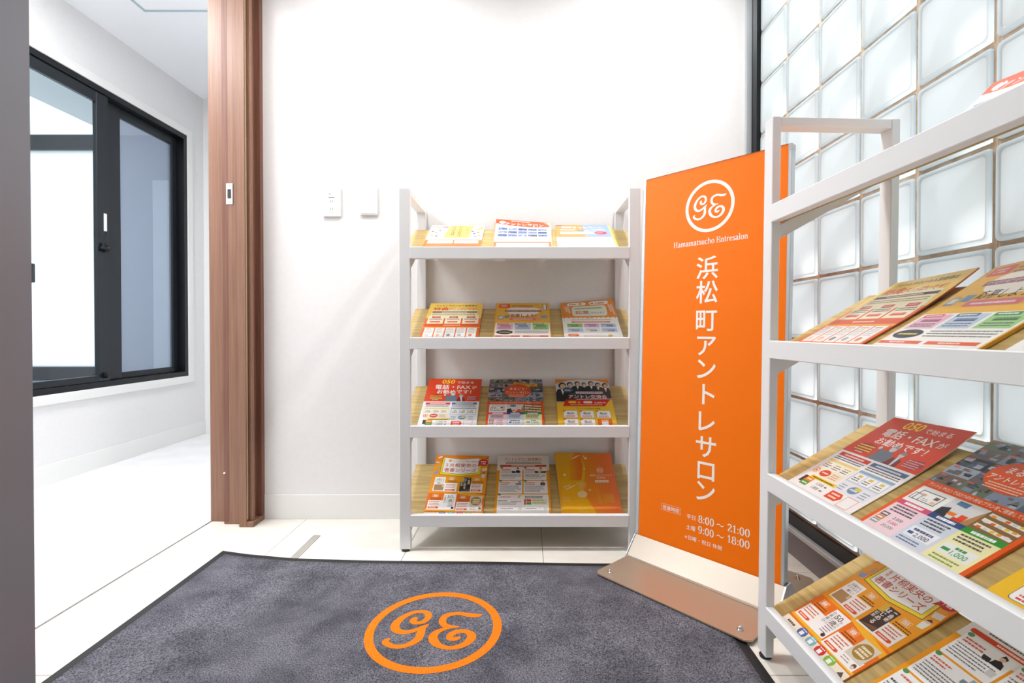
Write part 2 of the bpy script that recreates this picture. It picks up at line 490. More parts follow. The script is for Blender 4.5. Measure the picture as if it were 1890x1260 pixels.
# window: black frame, two sliding sashes
win = struct(empty('window_1', (0, 0, 0)), 'black aluminium sliding window in the next room')
f = 0.032
MB().box(-2.47, XWIN + 0.004, WY0, WY1, WZ1 - f, WZ1).box(-2.47, XWIN + 0.004, WY0, WY1, WZ0, WZ0 + f).box(-2.47, XWIN + 0.004, WY1 - f, WY1, WZ0 + f, WZ1 - f).box(-2.47, XWIN + 0.004, WY0, WY0 + f, WZ0 + f, WZ1 - f).build('window_frame', M_black, win)
def sash(x0, x1, y0, y1, g, wa, wb):
    s = MB().box(x0, x1, y0, y0 + wa, WZ0 + f, WZ1 - f, 0.003).box(x0, x1, y1 - wb, y1, WZ0 + f, WZ1 - f, 0.003).box(x0, x1, y0 + wa, y1 - wb, WZ0 + f, WZ0 + f + 0.036, 0.003).box(x0, x1, y0 + wa, y1 - wb, WZ1 - f - 0.06, WZ1 - f, 0.003).build('sash', M_black2, win)
    xm = (x0 + x1) / 2
    MB().box(xm - 0.002, xm + 0.002, y0 + wa - 0.005, y1 - wb + 0.005, WZ0 + f + 0.031, WZ1 - f - 0.055).build('pane', g, s)
    return s
s1 = sash(-2.42, -2.395, WY0 + f, 2.905, M_glass, 0.05, 0.08)
s2 = sash(-2.46, -2.435, 2.885, WY1 - f, M_glass2, 0.155, 0.05)
lk = MB().box(-2.395, -2.375, 2.855, 2.885, 1.215, 1.265, 0.003)
lk.lathe([(0.012, 0), (0.014, 0.008), (0.008, 0.018)], (-2.375, 2.87, 1.235), 'x', 16)
lk.prism([(2.856, 1.222), (2.822, 1.228), (2.826, 1.240), (2.858, 1.240)], 'x', -2.378, -2.362)
lk.prism([(2.826, 1.232), (2.852, 1.33), (2.860, 1.328), (2.838, 1.23)], 'x', -2.374, -2.366)
lk.build('lock_handle', M_black, s1)
MB().box(-2.396, -2.3935, 2.868, 2.888, 1.335, 1.435).build('sticker', M_plast, s1)
MB().box(-2.395, -2.378, 2.85, 2.885, 0.50, 0.53, 0.004).lathe([(0.011, 0), (0.011, 0.012), (0.004, 0.016)], (-2.378, 2.855, 0.512), 'x', 14).build('sash_stop', M_black, s1)

# ceiling hatch
hatch = empty('ceiling_hatch', (-1.74, 2.415, ZC))
hf = MB()
hf.box(-0.30, 0.30, 0.288, 0.30, -0.006, 0).box(-0.30, 0.30, -0.30, -0.288, -0.006, 0).box(-0.30, -0.288, -0.288, 0.288, -0.006, 0).box(0.288, 0.30, -0.288, 0.288, -0.006, 0)
hf.build('hatch_frame', mat('pale_edge_strip', '#b4c6ce', 0.45), hatch)
MB().box(-0.286, 0.286, -0.286, 0.286, -0.003, 0).build('hatch_panel', M_ceil, hatch)
MB().lathe([(0.004, 0), (0.003, -0.003)], (0.12, 0.294, -0.006), 'z', 10).build('screw', M_dark, hatch)
tag(hatch, 'square ceiling access hatch with thin silver edge in next room', 'hatch')

# outside the window: overhang, ledge, end wall and a black framed screen
struct(MB().box(-3.03, -2.51, 1.2, 3.72, 2.2, 2.26, 0.004).build('trim_2', mat('pale_soffit', '#fbfaf6', 0.7)), 'pale overhang outside the window')
struct(MB().box(-4.6, -2.51, 1.2, 3.9, 0.30, 0.40).build('floor_balcony', mat('blue_grey_deck', '#7d93a8', 0.4)), 'blue-grey ledge outside the window')
we = struct(MB().box(-3.05, -2.51, 3.72, 3.82, 0.40, 2.26).build('wall_end', mat('lilac_grey_render', '#b9bccb', 0.7)), 'grey wall outside the window')
MB().box(-2.74, -2.512, 3.712, 3.72, 0.44, 1.87).build('panel', mat('bright_reflection_patch', '#fbfdff', 0.5), we)  # added pale patch, stands for the bright area reflected in the grey pane
scr = empty('balcony_screen', (-3.7, 3.72, 0.40))
for z0, z1 in ((0.0, 0.10), (1.70, 1.81)):
    MB().box(-0.65, 0.65, 0, 0.06, z0, z1, 0.004).build('bar', M_black2, scr)
MB().box(-0.70, -0.65, 0, 0.06, 0, 2.6, 0.004).build('bar', M_black2, scr)
M_screen = translucent('milky_screen', '#ffffff', 0.02)
for z0, z1 in ((0.10, 1.70), (1.81, 2.6)):
    MB().box(-0.65, 0.65, 0.025, 0.032, z0, z1).build('pane', M_screen, scr)
MB().box(0.06, 0.09, -0.03, 0.0, 0.72, 0.86, 0.006).build('handle', M_black, scr)
tag(scr, 'black framed milky glass screen outside the sliding window', 'screen')

# door opening: wood jamb with stepped profile, strike plate, slot facing the room
jam = struct(empty('door_1', (0, 0, 0)), 'brown wood jamb of the sliding door opening')
JZ = 2.2
MB().box(XO, -1.19, 2.028, YB + 0.02, 0, JZ, 0.001).build('jamb_board', M_wood, jam)
jb = MB().box(-1.200, -1.118, 1.998, YB + 0.02, 0.0, JZ, 0.001)
jb.build('jamb_board', M_wood, jam)
MB().box(-1.1995, -1.1785, 1.9975, 2.0, 0.01, JZ).build('seal_or_groove_shade', M_wood_shade, jam)  # dark strip on the board face, painted shade of a groove
MB().box(-1.123, -1.094, 1.968, YB + 0.02, 0.0, JZ, 0.001).build('jamb_board', M_wood, jam)
MB().box(-1.0955, -1.0915, 1.972, 1.976, 0.03, JZ).build('seal_or_groove_shade', mat('beige_seal', '#b9a98c', 0.6), jam)
MB().box(-1.094, -1.068, 1.968, YB, 0.0, 0.02, 0.001).build('sill', M_wood, jam)
MB().box(-1.094, -1.078, 1.985, 2.0, 0.02, JZ, 0.001).build('jamb_board', M_wood, jam)
MB().box(-1.094, -1.090, 2.0, 2.04, 0.02, JZ).build('slot_lining', M_wood_shade, jam)
MB().box(-1.094, -1.068, 2.036, YB + 0.002, 0.02, JZ, 0.001).build('jamb_board', M_wood_shade, jam)
MB().box(XO, XL, 2.0, YB, JZ, JZ + 0.04).box(XO, XL, 1.0, 2.0, JZ - 0.001, JZ + 0.04).build('head_board', M_wood, jam)
MB().box(XO, XL + 0.003, 0.98, 1.02, 0, JZ).build('jamb_board', M_wood, jam)
sp = MB().box(-1.1835, -1.1565, 1.9955, 1.998, 1.270, 1.352, 0.0008).build('strike_plate', M_alu, jam)
MB().box(-1.1765, -1.1635, 1.9945, 1.9957, 1.293, 1.329).build('strike_hole', M_dark, sp)
for z in (1.279, 1.343):
    MB().lathe([(0.0032, 0), (0.0025, -0.0012)], (-1.170, 1.9955, z), 'y', 10).build('screw', M_chrome, sp)
MB().lathe([(0.004, 0), (0.004, -0.004), (0.002, -0.006)], (-1.196, 1.998, 0.205), 'y', 10).build('bumper', M_plast, jam)

# the open entrance door whose edge stands at the left of the view
ed = struct(empty('door_2', (-0.75, -0.235, 0)), 'dark grey steel entrance door standing open beside the camera')
MB().box(-0.04, 0.0, 0.0, 1.004, 0.016, 2.1, 0.003).build('door_leaf', M_door, ed)
MB().lathe([(0.026, 0), (0.026, 0.006), (0.010, 0.008), (0.010, 0.045), (0.006, 0.05)], (0, 0.25, 0.95), 'x', 16).box(0.036, 0.05, 0.13, 0.26, 0.94, 0.96, 0.004).build('door_handle', M_alu, ed)

# ------------------------------------------------------------------ glass block wall
BX0, BX1 = XR, XR + 0.08
ZB0, NR, NC = 0.143, 11, 12
YB1 = 2.0036
wr = MB()
for k in range(NC + 1):
    y = YB1 - 0.2 * k
    wr.box(BX0 + 0.006, BX1 - 0.006, y - 0.006, y + 0.006, ZB0, ZB0 + 0.2 * NR)
for j in range(NR + 1):
    z = ZB0 + 0.2 * j
    wr.box(BX0 + 0.0065, BX1 - 0.0065, YB1 - 0.2 * NC, YB1, z - 0.006, z + 0.006)
for k in range(NC + 1):
    for j in range(NR + 1):
        y, z, r = YB1 - 0.2 * k, ZB0 + 0.2 * j, 0.0135
        wr.prism([(y - r, z), (y, z - r), (y + r, z), (y, z + r)], 'x', BX0 + 0.007, BX1 - 0.007)
wr.box(BX0 + 0.005, BX1 + 0.02, YB1 - 0.2 * NC, YB + 0.1, ZB0 + 0.2 * NR + 0.005, ZC)
wr.box(BX0 + 0.02, BX1 + 0.02, -1.7, YB1 - 0.2 * NC, 0, ZC)
wall_right = struct(wr.build('wall_right', M_mortar), 'glass block wall with beige mortar joints, lit from behind')

def block_mesh():
    """Square glass block with rounded corners: front rim, sunk bulging frosted pane, sides, back."""
    bm = bmesh.new()
    def rr(h, r, x, n=4):
        out = []
        for cx, cz, a0 in ((h - r, h - r, 0), (-h + r, h - r, 90), (-h + r, -h + r, 180), (h - r, -h + r, 270)):
            for i in range(n + 1):
                a = math.radians(a0 + 90 * i / n)
                out.append(bm.verts.new((x, cx + r * math.cos(a), cz + r * math.sin(a))))
        return out
    prof = [(0.0950, 0.010, 0.076), (0.0950, 0.010, 0.004), (0.0940, 0.010, 0.001), (0.0925, 0.010, 0.0), (0.0850, 0.010, -0.0005), (0.0840, 0.010, 0.0012), (0.0825, 0.011, 0.0012), (0.066, 0.012, -0.0034), (0.054, 0.012, -0.0078), (0.040, 0.010, -0.0117), (0.024, 0.008, -0.0145), (0.010, 0.004, -0.0158)]
    rings = [rr(*p) for p in prof]
    n = len(rings[0])
    for k in range(len(rings) - 1):
        for i in range(n):
            fc = bm.faces.new((rings[k][i], rings[k][(i + 1) % n], rings[k + 1][(i + 1) % n], rings[k + 1][i]))
            fc.material_index = 1 if k < 5 else 0
            fc.smooth = True
    fc = bm.faces.new(rings[-1]); fc.smooth = True
    bmesh.ops.recalc_face_normals(bm, faces=list(bm.faces))
    me = bpy.data.meshes.new('glass_block')
    bm.to_mesh(me)
    bm.free()
    me.materials.append(M_block)
    me.materials.append(M_rim)
    return me
bme = block_mesh()
for k in range(NC):
    for j in range(NR):
        o = link('glass_block', bme, None, wall_right)
        o.location = (BX0, YB1 - 0.2 * k - 0.1, ZB0 + 0.2 * j + 0.1)

# frame and plinth of the glass wall
struct(MB().box(XR - 0.012, BX1, YB1 + 0.001, YB, 0.0, ZC).build('trim_3', M_black), 'black steel post where the glass block wall meets the white wall')
struct(MB().box(XR - 0.036, XR - 0.0125, YB - 0.012, YB - 0.0005, 0.0, ZC, 0.001).build('trim_4', M_aluw), 'thin grey corner strip')
struct(MB().box(XR - 0.006, BX1, YB1 - 0.2 * NC, YB1, 0.098, 0.137).build('trim_5', M_black), 'black bottom rail under the glass blocks')
pl = struct(MB().box(XR - 0.012, BX1, YB1 - 0.2 * NC, YB1, 0.0, 0.082).build('baseboard_right', M_grey), 'grey plinth below the glass blocks')
MB().box(XR - 0.022, BX1, YB1 - 0.2 * NC, YB1, 0.082, 0.098, 0.002).build('sill', M_aluw, pl)

# ------------------------------------------------------------------ sockets on the white wall
so = empty('power_outlet', (-0.786, YB, 1.292))
MB().box(-0.036, 0.036, -0.009, 0, -0.06, 0.06, 0.005, 3).build('cover_plate', M_plast, so)
MB().box(-0.0115, 0.0115, -0.0105, -0.008, -0.040, 0.016, 0.0006).build('socket_insert', M_white, so)
MB().box(-0.0115, 0.0115, -0.0110, -0.008, 0.0185, 0.050, 0.0006).build('jack_insert', M_white, so)
MB().box(-0.0115, 0.0115, -0.0108, -0.0085, 0.0166, 0.0180).build('seam', M_dark, so)
MB().box(-0.008, -0.0045, -0.0116, -0.0106, 0.030, 0.0335).build('indicator', M_dark, so)
for sx in (-0.0035, 0.0035):
    for sz in (-0.028, 0.002):
        MB().box(sx - 0.0008, sx + 0.0008, -0.0112, -0.0104, sz - 0.0045, sz + 0.0045).build('slot', M_dark, so)
tag(so, 'white wall socket with two outlets, nearer the brown door frame', 'outlet')
bp_ = empty('blank_plate', (-0.636, YB, 1.296))
MB().box(-0.036, 0.036, -0.009, 0, -0.058, 0.058, 0.006, 3).build('cover_plate', M_plast, bp_)
MB().box(-0.030, 0.030, -0.0102, -0.0088, -0.050, 0.052, 0.0006).build('cover_face', M_plast, bp_)
tag(bp_, 'blank white cover plate on wall between socket and shelf unit', 'cover plate')

# ------------------------------------------------------------------ lamps
def downlight(x, y, power, label):
    e = empty('downlight', (x, y, ZC))
    prof = [(0.045, -0.001), (0.050, -0.006), (0.062, -0.006), (0.064, 0.0)]
    MB().lathe(prof, (0, 0, 0), 'z', 32).build('trim_ring', M_plast, e, True)
    MB().lathe([(0.043, -0.008), (0.040, -0.0095)], (0, 0, 0), 'z', 24).build('lens', M_lamp, e)
    ld = bpy.data.lights.new('downlight_beam', 'AREA')
    ld.shape = 'DISK'
    ld.size = 0.09
    ld.energy = power
    ld.spread = math.radians(140)
    ld.color = (1.0, 0.985, 0.965)
    lo = bpy.data.objects.new('downlight_beam', ld)
    COL.objects.link(lo)
    lo.location = (0, 0, -0.012)
    lo.parent = e
    tag(e, label, 'lamp', 'round ceiling downlights')
downlight(0.50, 1.50, DOWNLIGHT_POWER, 'round white downlight in the ceiling above the orange sign')
downlight(-0.58, 1.50, DOWNLIGHT_POWER, 'round white downlight in the ceiling above the mat')
downlight(0.0, 0.25, FRONT_POWER, 'round white downlight in the ceiling near the entrance door')
downlight(0.0, -1.1, CORRIDOR_POWER, 'round white downlight in the ceiling of the entrance passage')
cp = empty('ceiling_lamp', (-1.82, 1.45, ZC))
MB().box(-0.16, 0.16, -0.62, 0.62, -0.03, 0, 0.006).build('housing', M_plast, cp)
MB().box(-0.145, 0.145, -0.60, 0.60, -0.034, -0.029).build('diffuser', M_lamp, cp)
ld = bpy.data.lights.new('lamp_light', 'AREA'); ld.shape = 'RECTANGLE'; ld.size, ld.size_y, ld.energy = 0.28, 1.2, PANEL_POWER
ld.color = (0.94, 0.97, 1.0)
lo = bpy.data.objects.new('lamp_light', ld); COL.objects.link(lo); lo.parent = cp; lo.location = (0, 0, -0.04)
tag(cp, 'long white ceiling lamp in the room beside the entrance', 'lamp')

# ------------------------------------------------------------------ shelf units
UW, UD, UH = 0.838, 0.30, 1.266
SHELVES = [1.062, 0.748, 0.440, 0.128]     # top of each front rail
SLOPE = math.radians(30)
DROP, LIP = 0.028, 0.018

def shelf_unit(loc, rz, label, tilt=0.0):
    u = empty('display_shelf', loc, rz)
    u.rotation_euler.x = tilt
    hw = UW / 2
    for sx in (-1, 1):
        x0, x1 = (-hw, -hw + 0.038) if sx < 0 else (hw - 0.038, hw)
        for y0 in (0.0, UD - 0.02):
            p = MB().box(x0, x1, y0, y0 + 0.02, 0.008, UH, 0.0015).build('post', M_steel, u)
            MB().lathe([(0.013, 0.0), (0.014, 0.004), (0.006, 0.006), (0.006, 0.009)], ((x0 + x1) / 2, y0 + 0.010, 0), 'z', 16).build('foot', M_rubber, p)
        MB().box(x0 + 0.001, x1 - 0.001, 0.02, UD - 0.02, UH - 0.022, UH - 0.001, 0.0012).build('top_bar', M_steel, u)
        xa, xb = (-hw + 0.014, -hw + 0.034) if sx < 0 else (hw - 0.034, hw - 0.014)
        for zs in SHELVES:
            def zz(y): return zs - DROP - 0.020 + (y - LIP) * math.tan(SLOPE)
            MB().prism([(0.018, zz(0.018) - 0.032), (UD - 0.018, zz(UD - 0.018) - 0.032), (UD - 0.018, zz(UD - 0.018)), (0.018, zz(0.018))], 'x', xa, xb).build('bracket', M_steel, u)
    for zs in SHELVES:
        MB().box(-hw + 0.038, hw - 0.038, -0.002, LIP, zs - 0.041, zs, 0.0015).build('rail', M_steel, u)
        b = MB().box(-hw + 0.001, hw - 0.001, 0.0025, 0.272, -0.015, -0.0005, 0.001).build('shelf_board', M_board, u)
        b.location = (0, LIP + 0.004, zs - DROP + 0.002)
        b.rotation_euler = (SLOPE, 0, 0)
    tag(u, label, 'shelf')
    return u

RZ2 = math.radians(-90 + 1.4)
U1 = shelf_unit((-0.0205, 1.751, 0), 0.0, 'white metal leaflet shelf with four sloping shelves, standing against the white wall')
_c = Vector((0.558, 1.205, 0.0015))
U2 = shelf_unit(tuple(_c + Matrix.Rotation(RZ2, 3, 'Z') @ Vector((UW / 2, 0, 0))), RZ2, 'white metal leaflet shelf along the glass block wall, cut off by the right edge', math.radians(-0.55))
bpy.context.view_layer.update()

# ------------------------------------------------------------------ leaflets
class Print:
    """A printed A4 face: x 0..210 to the right, y 0..297 downward, painted in order."""
    def __init__(s):
        s.items = []
    def add(s, V, F, col):
        s.items.append((V, F, lin(col)))
    def rect(s, x, y, w, h, col, skew=0.0):
        s.add([(x + skew, y), (x + w + skew, y), (x + w, y + h), (x, y + h)], [(0, 1, 2, 3)], col)
    def poly(s, pts, col):
        s.add(pts, [tuple(range(len(pts)))], col)
    def ell(s, cx, cy, rx, ry, col, n=28):
        V, F = disc2d(cx, cy, rx, ry, n)
        s.add(V, F, col)
    def rrect(s, x, y, w, h, r, col):
        P = []
        for cx, cy, a0 in ((x + w - r, y + h - r, 0), (x + r, y + h - r, 90), (x + r, y + r, 180), (x + w - r, y + r, 270)):
            for i in range(4):
                a = math.radians(a0 + 30 * i)
                P.append((cx + r * math.cos(a), cy + r * math.sin(a)))
        s.poly(P, col)
    def frame(s, x, y, w, h, t, col):
        s.rect(x, y, w, t, col); s.rect(x, y + h - t, w, t, col); s.rect(x, y + t, t, h - 2 * t, col); s.rect(x + w - t, y + t, t, h - 2 * t, col)
    def text(s, body, x, y, size, col, bold=0.0, align='C', width=None, slant=0.0):
        """Baseline at y."""
        V, F = text_at(body, 0, 0, size, bold, align, width)
        s.add([(x + vx + slant * vy, y - vy) for vx, vy in V], F, col)
    def vtext(s, body, x, y, size, col, bold=0.0, pitch=1.05):
        for i, ch in enumerate(body):
            s.text(ch, x, y + size * (0.85 + i * pitch), size, col, bold)
    def lines(s, x, y, w, n, dy, col, h=1.2, rag=0.25):
        """Running text too small to read: rows of short dashes."""
        R = random.Random(int(x * 7 + y * 13 + w))
        for i in range(n):
            cx, end = x, x + w * (1 - rag * R.random())
            while cx < end - 1:
                l = min(R.uniform(2.0, 7.0), end - cx)
                s.rect(cx, y + i * dy, l, h, col)
                cx += l + R.uniform(0.5, 1.1)
    def photo(s, x, y, w, h, cols, n, seed):
        """A small picture seen as patches."""
        R = random.Random(seed)
        s.rect(x, y, w, h, cols[0])
        for _ in range(n):
            pw, ph = R.uniform(0.08, 0.32) * w, R.uniform(0.08, 0.4) * h
            px, py = x + R.random() * (w - pw), y + R.random() * (h - ph)
            if R.random() < 0.4:
                s.poly([(px, py + ph), (px + pw * R.uniform(0.2, 0.8), py), (px + pw, py + ph)], R.choice(cols))
            else:
                s.rect(px, py, pw, ph, R.choice(cols))
    def figure(s, x, y, h, coat, skin='#e6c2a6', hair='#2b2320', shirt='#ffffff'):
        """Head and shoulders of a small printed figure, base at y."""
        w = h * 0.75
        s.poly([(x - w * 0.5, y), (x - w * 0.46, y - h * 0.42), (x - w * 0.18, y - h * 0.58), (x + w * 0.18, y - h * 0.58), (x + w * 0.46, y - h * 0.42), (x + w * 0.5, y)], coat)
        s.poly([(x - w * 0.07, y - h * 0.57), (x + w * 0.07, y - h * 0.57), (x, y - h * 0.3)], shirt)
        s.ell(x, y - h * 0.74, h * 0.115, h * 0.16, hair, 16)
        s.ell(x + h * 0.015, y - h * 0.70, h * 0.085, h * 0.125, skin, 16)
    def build(s, name, parent, W, H, lift, z0):
        bm = bmesh.new()
        lay = bm.loops.layers.float_color.new('print')
        boxes = []
        for V, F, col in s.items:
            if not V:
                continue
            b = (min(v[0] for v in V), max(v[0] for v in V), min(v[1] for v in V), max(v[1] for v in V))
            k = 0
            for q, kq in boxes:
                if kq >= k and b[0] < q[1] and q[0] < b[1] and b[2] < q[3] and q[2] < b[3]:
                    k = kq + 1
            boxes.append((b, k))
            vs = []
            for x, y in V:
                x = min(max(x, 0.0), 210.0); y = min(max(y, 0.0), 297.0)
                vs.append(bm.verts.new(((x - 105) / 210 * W, (297 - y) / 297 * H, k * 5e-5)))
            for fc in F:
                try:
                    ff = bm.faces.new([vs[i] for i in fc])
                except ValueError:
                    continue
                for lp in ff.loops:
                    lp[lay] = col
        for i in range(5, 16):
            y = H * i / 16
            bmesh.ops.bisect_plane(bm, geom=list(bm.verts) + list(bm.edges) + list(bm.faces), plane_co=(0, y, 0), plane_no=(0, 1, 0))
        if lift[0] != lift[1]:
            for i in range(1, 12):
                bmesh.ops.bisect_plane(bm, geom=list(bm.verts) + list(bm.edges) + list(bm.faces), plane_co=(W * (i / 12 - 0.5), 0, 0), plane_no=(1, 0, 0))
        bm.normal_update()
        for ff in bm.faces:
            if ff.normal.z < 0:
                ff.normal_flip()
        for v in bm.verts:
            v.co.z += z0 + bend(v.co.x, v.co.y, W, H, lift)
        me = bpy.data.meshes.new(name)
        bm.to_mesh(me)
        bm.free()
        return link(name, me, M_print, parent)

def bend(x, y, W, H, lift):
    """Gentle curl of the upper edge, linear between grid rows (matches the sliced print)."""
    def g(t):
        u = max(0.0, (t - 5 / 16) / (11 / 16))
        return u * u
    t = y / H * 16
    i = math.floor(t)
    a, b = g(i / 16), g((i + 1) / 16)
    e = a + (b - a) * (t - i)
    k = x / W + 0.5
    return (lift[0] * (1 - k) + lift[1] * k) * e

def paper(name, W, H, th, lift, col, parent, dz=0.0):
    """A bent block of paper (a pile of sheets, or one thick sheet)."""
    bm = bmesh.new()
    lay = bm.loops.layers.float_color.new('print')
    rows = []
    for i in range(17):
        y = H * i / 16
        r = []
        for x in [W * (q / 12 - 0.5) for q in range(13)]:
            z = bend(x, y, W, H, lift) + dz
            r.append((bm.verts.new((x, y, z)), bm.verts.new((x, y, z + th))))
        rows.append(r)
    for i in range(16):
        a, b = rows[i], rows[i + 1]
        for q in range(12):
            bm.faces.new((a[q][1], a[q + 1][1], b[q + 1][1], b[q][1]))
            bm.faces.new((a[q][0], b[q][0], b[q + 1][0], a[q + 1][0]))
        bm.faces.new((a[0][0], a[0][1], b[0][1], b[0][0]))
        bm.faces.new((a[-1][0], b[-1][0], b[-1][1], a[-1][1]))
    for q in range(12):
        bm.faces.new((rows[0][q][0], rows[0][q + 1][0], rows[0][q + 1][1], rows[0][q][1]))
        bm.faces.new((rows[-1][q][0], rows[-1][q][1], rows[-1][q + 1][1], rows[-1][q + 1][0]))
    c = lin(col)
    for ff in bm.faces:
        for lp in ff.loops:
            lp[lay] = c
    me = bpy.data.meshes.new(name)
    bm.to_mesh(me)
    bm.free()
    return link(name, me, M_print, parent)

# ---- the twelve printed designs
def d_vertical():
    p = Print(); p.rect(0, 0, 210, 297, '#fdfbf8')
    p.rect(8, 12, 62, 9, '#d9482c'); p.rect(6, 26, 62, 7, '#d9482c'); p.rect(10, 14, 40, 3, '#fff1ea'); p.rect(8, 28, 44, 2.4, '#fff1ea')
    p.poly([(74, 4), (168, 4), (158, 140), (62, 140)], '#f5cb60'); p.poly([(66, 120), (74, 4), (76, 4), (66, 140), (62, 140)], '#f3a179')
    R = random.Random(3)
    for cx, col, n in ((92, '#2f4478', 8), (118, '#dc4a34', 9), (146, '#6f8068', 7)):
        for i in range(n):
            for a in (0, 7):
                p.rect(cx - 5 + a, 10 + i * 13, R.uniform(3, 6), R.uniform(6, 10), col)
    for i, (x, y) in enumerate(((14, 70), (28, 82), (40, 60), (16, 112), (34, 120), (176, 96), (190, 80), (182, 126), (196, 116), (168, 70))):
        p.ell(x, y, 6, 8, ['#4d5564', '#9a7f66', '#7482a0', '#e89a30', '#6f4f66'][i % 5], 12)
    p.poly([(172, 50), (206, 8), (206, 52)], '#f5b060')
    p.rect(0, 160, 210, 137, '#ee7430'); p.rect(12, 168, 92, 30, '#fffaf5'); p.rect(110, 168, 88, 30, '#fffaf5')
    p.lines(18, 176, 76, 2, 9, '#e0805a', 3); p.lines(116, 176, 74, 2, 9, '#e0805a', 3)
    return p

def d_grid():
    p = Print(); p.rect(0, 0, 210, 297, '#fffdfb')
    p.poly([(0, 0), (210, 0), (210, 40), (150, 52), (60, 44), (0, 30)], '#ea5526')
    p.ell(26, 20, 13, 9, '#ffe9df'); p.text('アントレサロン', 112, 38, 22, '#fff6f0', 0.0090)
    p.lines(60, 6, 90, 1, 5, '#ffe1d2', 5)
    cols = ['#5f78a8', '#8a97b6', '#3f5488', '#b9c6dc', '#8a5f5f', '#4f6a98']
    for j in range(3):
        for i in range(5):
            p.photo(12 + i * 38, 62 + j * 27, 34, 20, cols[(i + j) % 3:] + cols[:1], 7, 10 + i * 5 + j)
    for i, c in enumerate(('#f28b78', '#f3b058', '#f0a36a', '#f0c24d')):
        p.rect(26 + i * 42, 158, 22, 7, c); p.lines(22 + i * 42, 170, 30, 2, 6, '#d9a79b', 2)
    p.rect(0, 186, 210, 111, '#ee7a48'); p.rect(10, 200, 190, 70, '#fff6ef')
    return p

def d_campaign():
    p = Print(); p.rect(0, 0, 210, 297, '#fffdfb')
    p.rect(0, 0, 210, 138, '#8ea6d8'); p.poly([(0, 0), (104, 0), (116, 70), (110, 138), (0, 138)], '#f5964a')
    p.rect(6, 4, 24, 10, '#4c5488'); p.text('キャンペーン', 128, 40, 24, '#ffffff', 0.0090, width=118); p.rect(26, 22, 40, 15, '#fff4e6')
    p.rect(18, 52, 60, 9, '#fffaf2'); p.rect(140, 52, 54, 9, '#f4f7fd')
    p.figure(98, 76, 34, '#7f8490'); p.figure(122, 76, 34, '#aeb8c4', hair='#3c3532')
    p.rect(18, 80, 150, 24, '#fffdf8'); p.lines(26, 88, 120, 1, 8, '#c98a4a', 4); p.ell(172, 92, 25, 16, '#e02a48'); p.lines(156, 90, 32, 1, 8, '#ffffff', 4)
    p.poly([(66, 138), (110, 128), (150, 138)], '#f19a6a'); p.poly([(120, 138), (170, 130), (200, 138)], '#ef9a8c')
    p.lines(40, 156, 50, 3, 10, '#e09080', 3); p.lines(104, 156, 44, 3, 10, '#e0a060', 3); p.lines(158, 156, 40, 3, 10, '#8a9abc', 3)
    return p

def d_benefit():
    p = Print(); p.rect(0, 0, 210, 297, '#f26a24')
    p.rect(0, 0, 210, 122, '#f6d060'); R = random.Random(5)
    for i in range(26):
        x, y = R.uniform(0, 200), R.uniform(0, 110); p.poly([(x, y), (x + 9, y + R.uniform(-6, 6)), (x + 6, y + 8)], R.choice(['#f3b93c', '#fbe79a', '#f7c25e']))
    p.poly([(18, 60), (105, 44), (192, 60), (198, 122), (12, 122)], '#fbeec4')
    p.text('アントレサロンの入居者様は', 106, 26, 13.5, '#241c18', 0.0090, width=164)
    p.text('特典', 48, 60, 30, '#e8401c', 0.0113); p.text('がいっぱいです！', 132, 58, 20, '#e8401c', 0.0090, width=112)
    p.rect(18, 68, 174, 10, '#3a1c14'); p.lines(54, 71, 100, 1, 5, '#f7e7cf', 4, 0.0090)
    p.lines(20, 86, 168, 2, 8, '#6a5a50', 3, 0.0225)
    for i in range(3):
        x = 9 + i * 66
        p.rect(x, 106, 60, 58, '#fdf3d3'); p.rect(x + 14, 108, 32, 12, '#d8281c'); p.lines(x + 19, 112, 24, 1, 4, '#ffd9cc', 3)
        p.lines(x + 6, 125, 50, 2, 7, '#4a3a33', 3, 0.1); p.rect(x + 10, 144, 38, 10, '#e84a2a'); p.lines(x + 10, 146, 38, 1, 4, '#fdf3d3', 1.2)
    p.rect(0, 168, 210, 18, '#ea5a1f'); p.lines(74, 173, 64, 1, 5, '#ffe2c8', 5, 0.0090); p.rect(0, 186, 210, 8, '#f7a92c')
    for i in range(5):
        x = 9 + i * 39
        p.rect(x, 194, 35, 66, '#fcfbf6'); p.lines(x + 6, 199, 24, 1, 5, '#f08a5a', 4); p.lines(x + 4, 209, 28, 4, 6.5, '#aab0ba', 2); p.ell(x + 14, 246, 7, 8, ['#e7e2db', '#f0c7a0', '#8a8f98', '#b7bec9', '#ef8a5c'][i], 12)
    p.rect(0, 264, 210, 33, '#f6f3c8')
    for i in range(6): p.lines(8 + i * 33, 272, 26, 2, 8, '#9bb87a', 3)
    return p

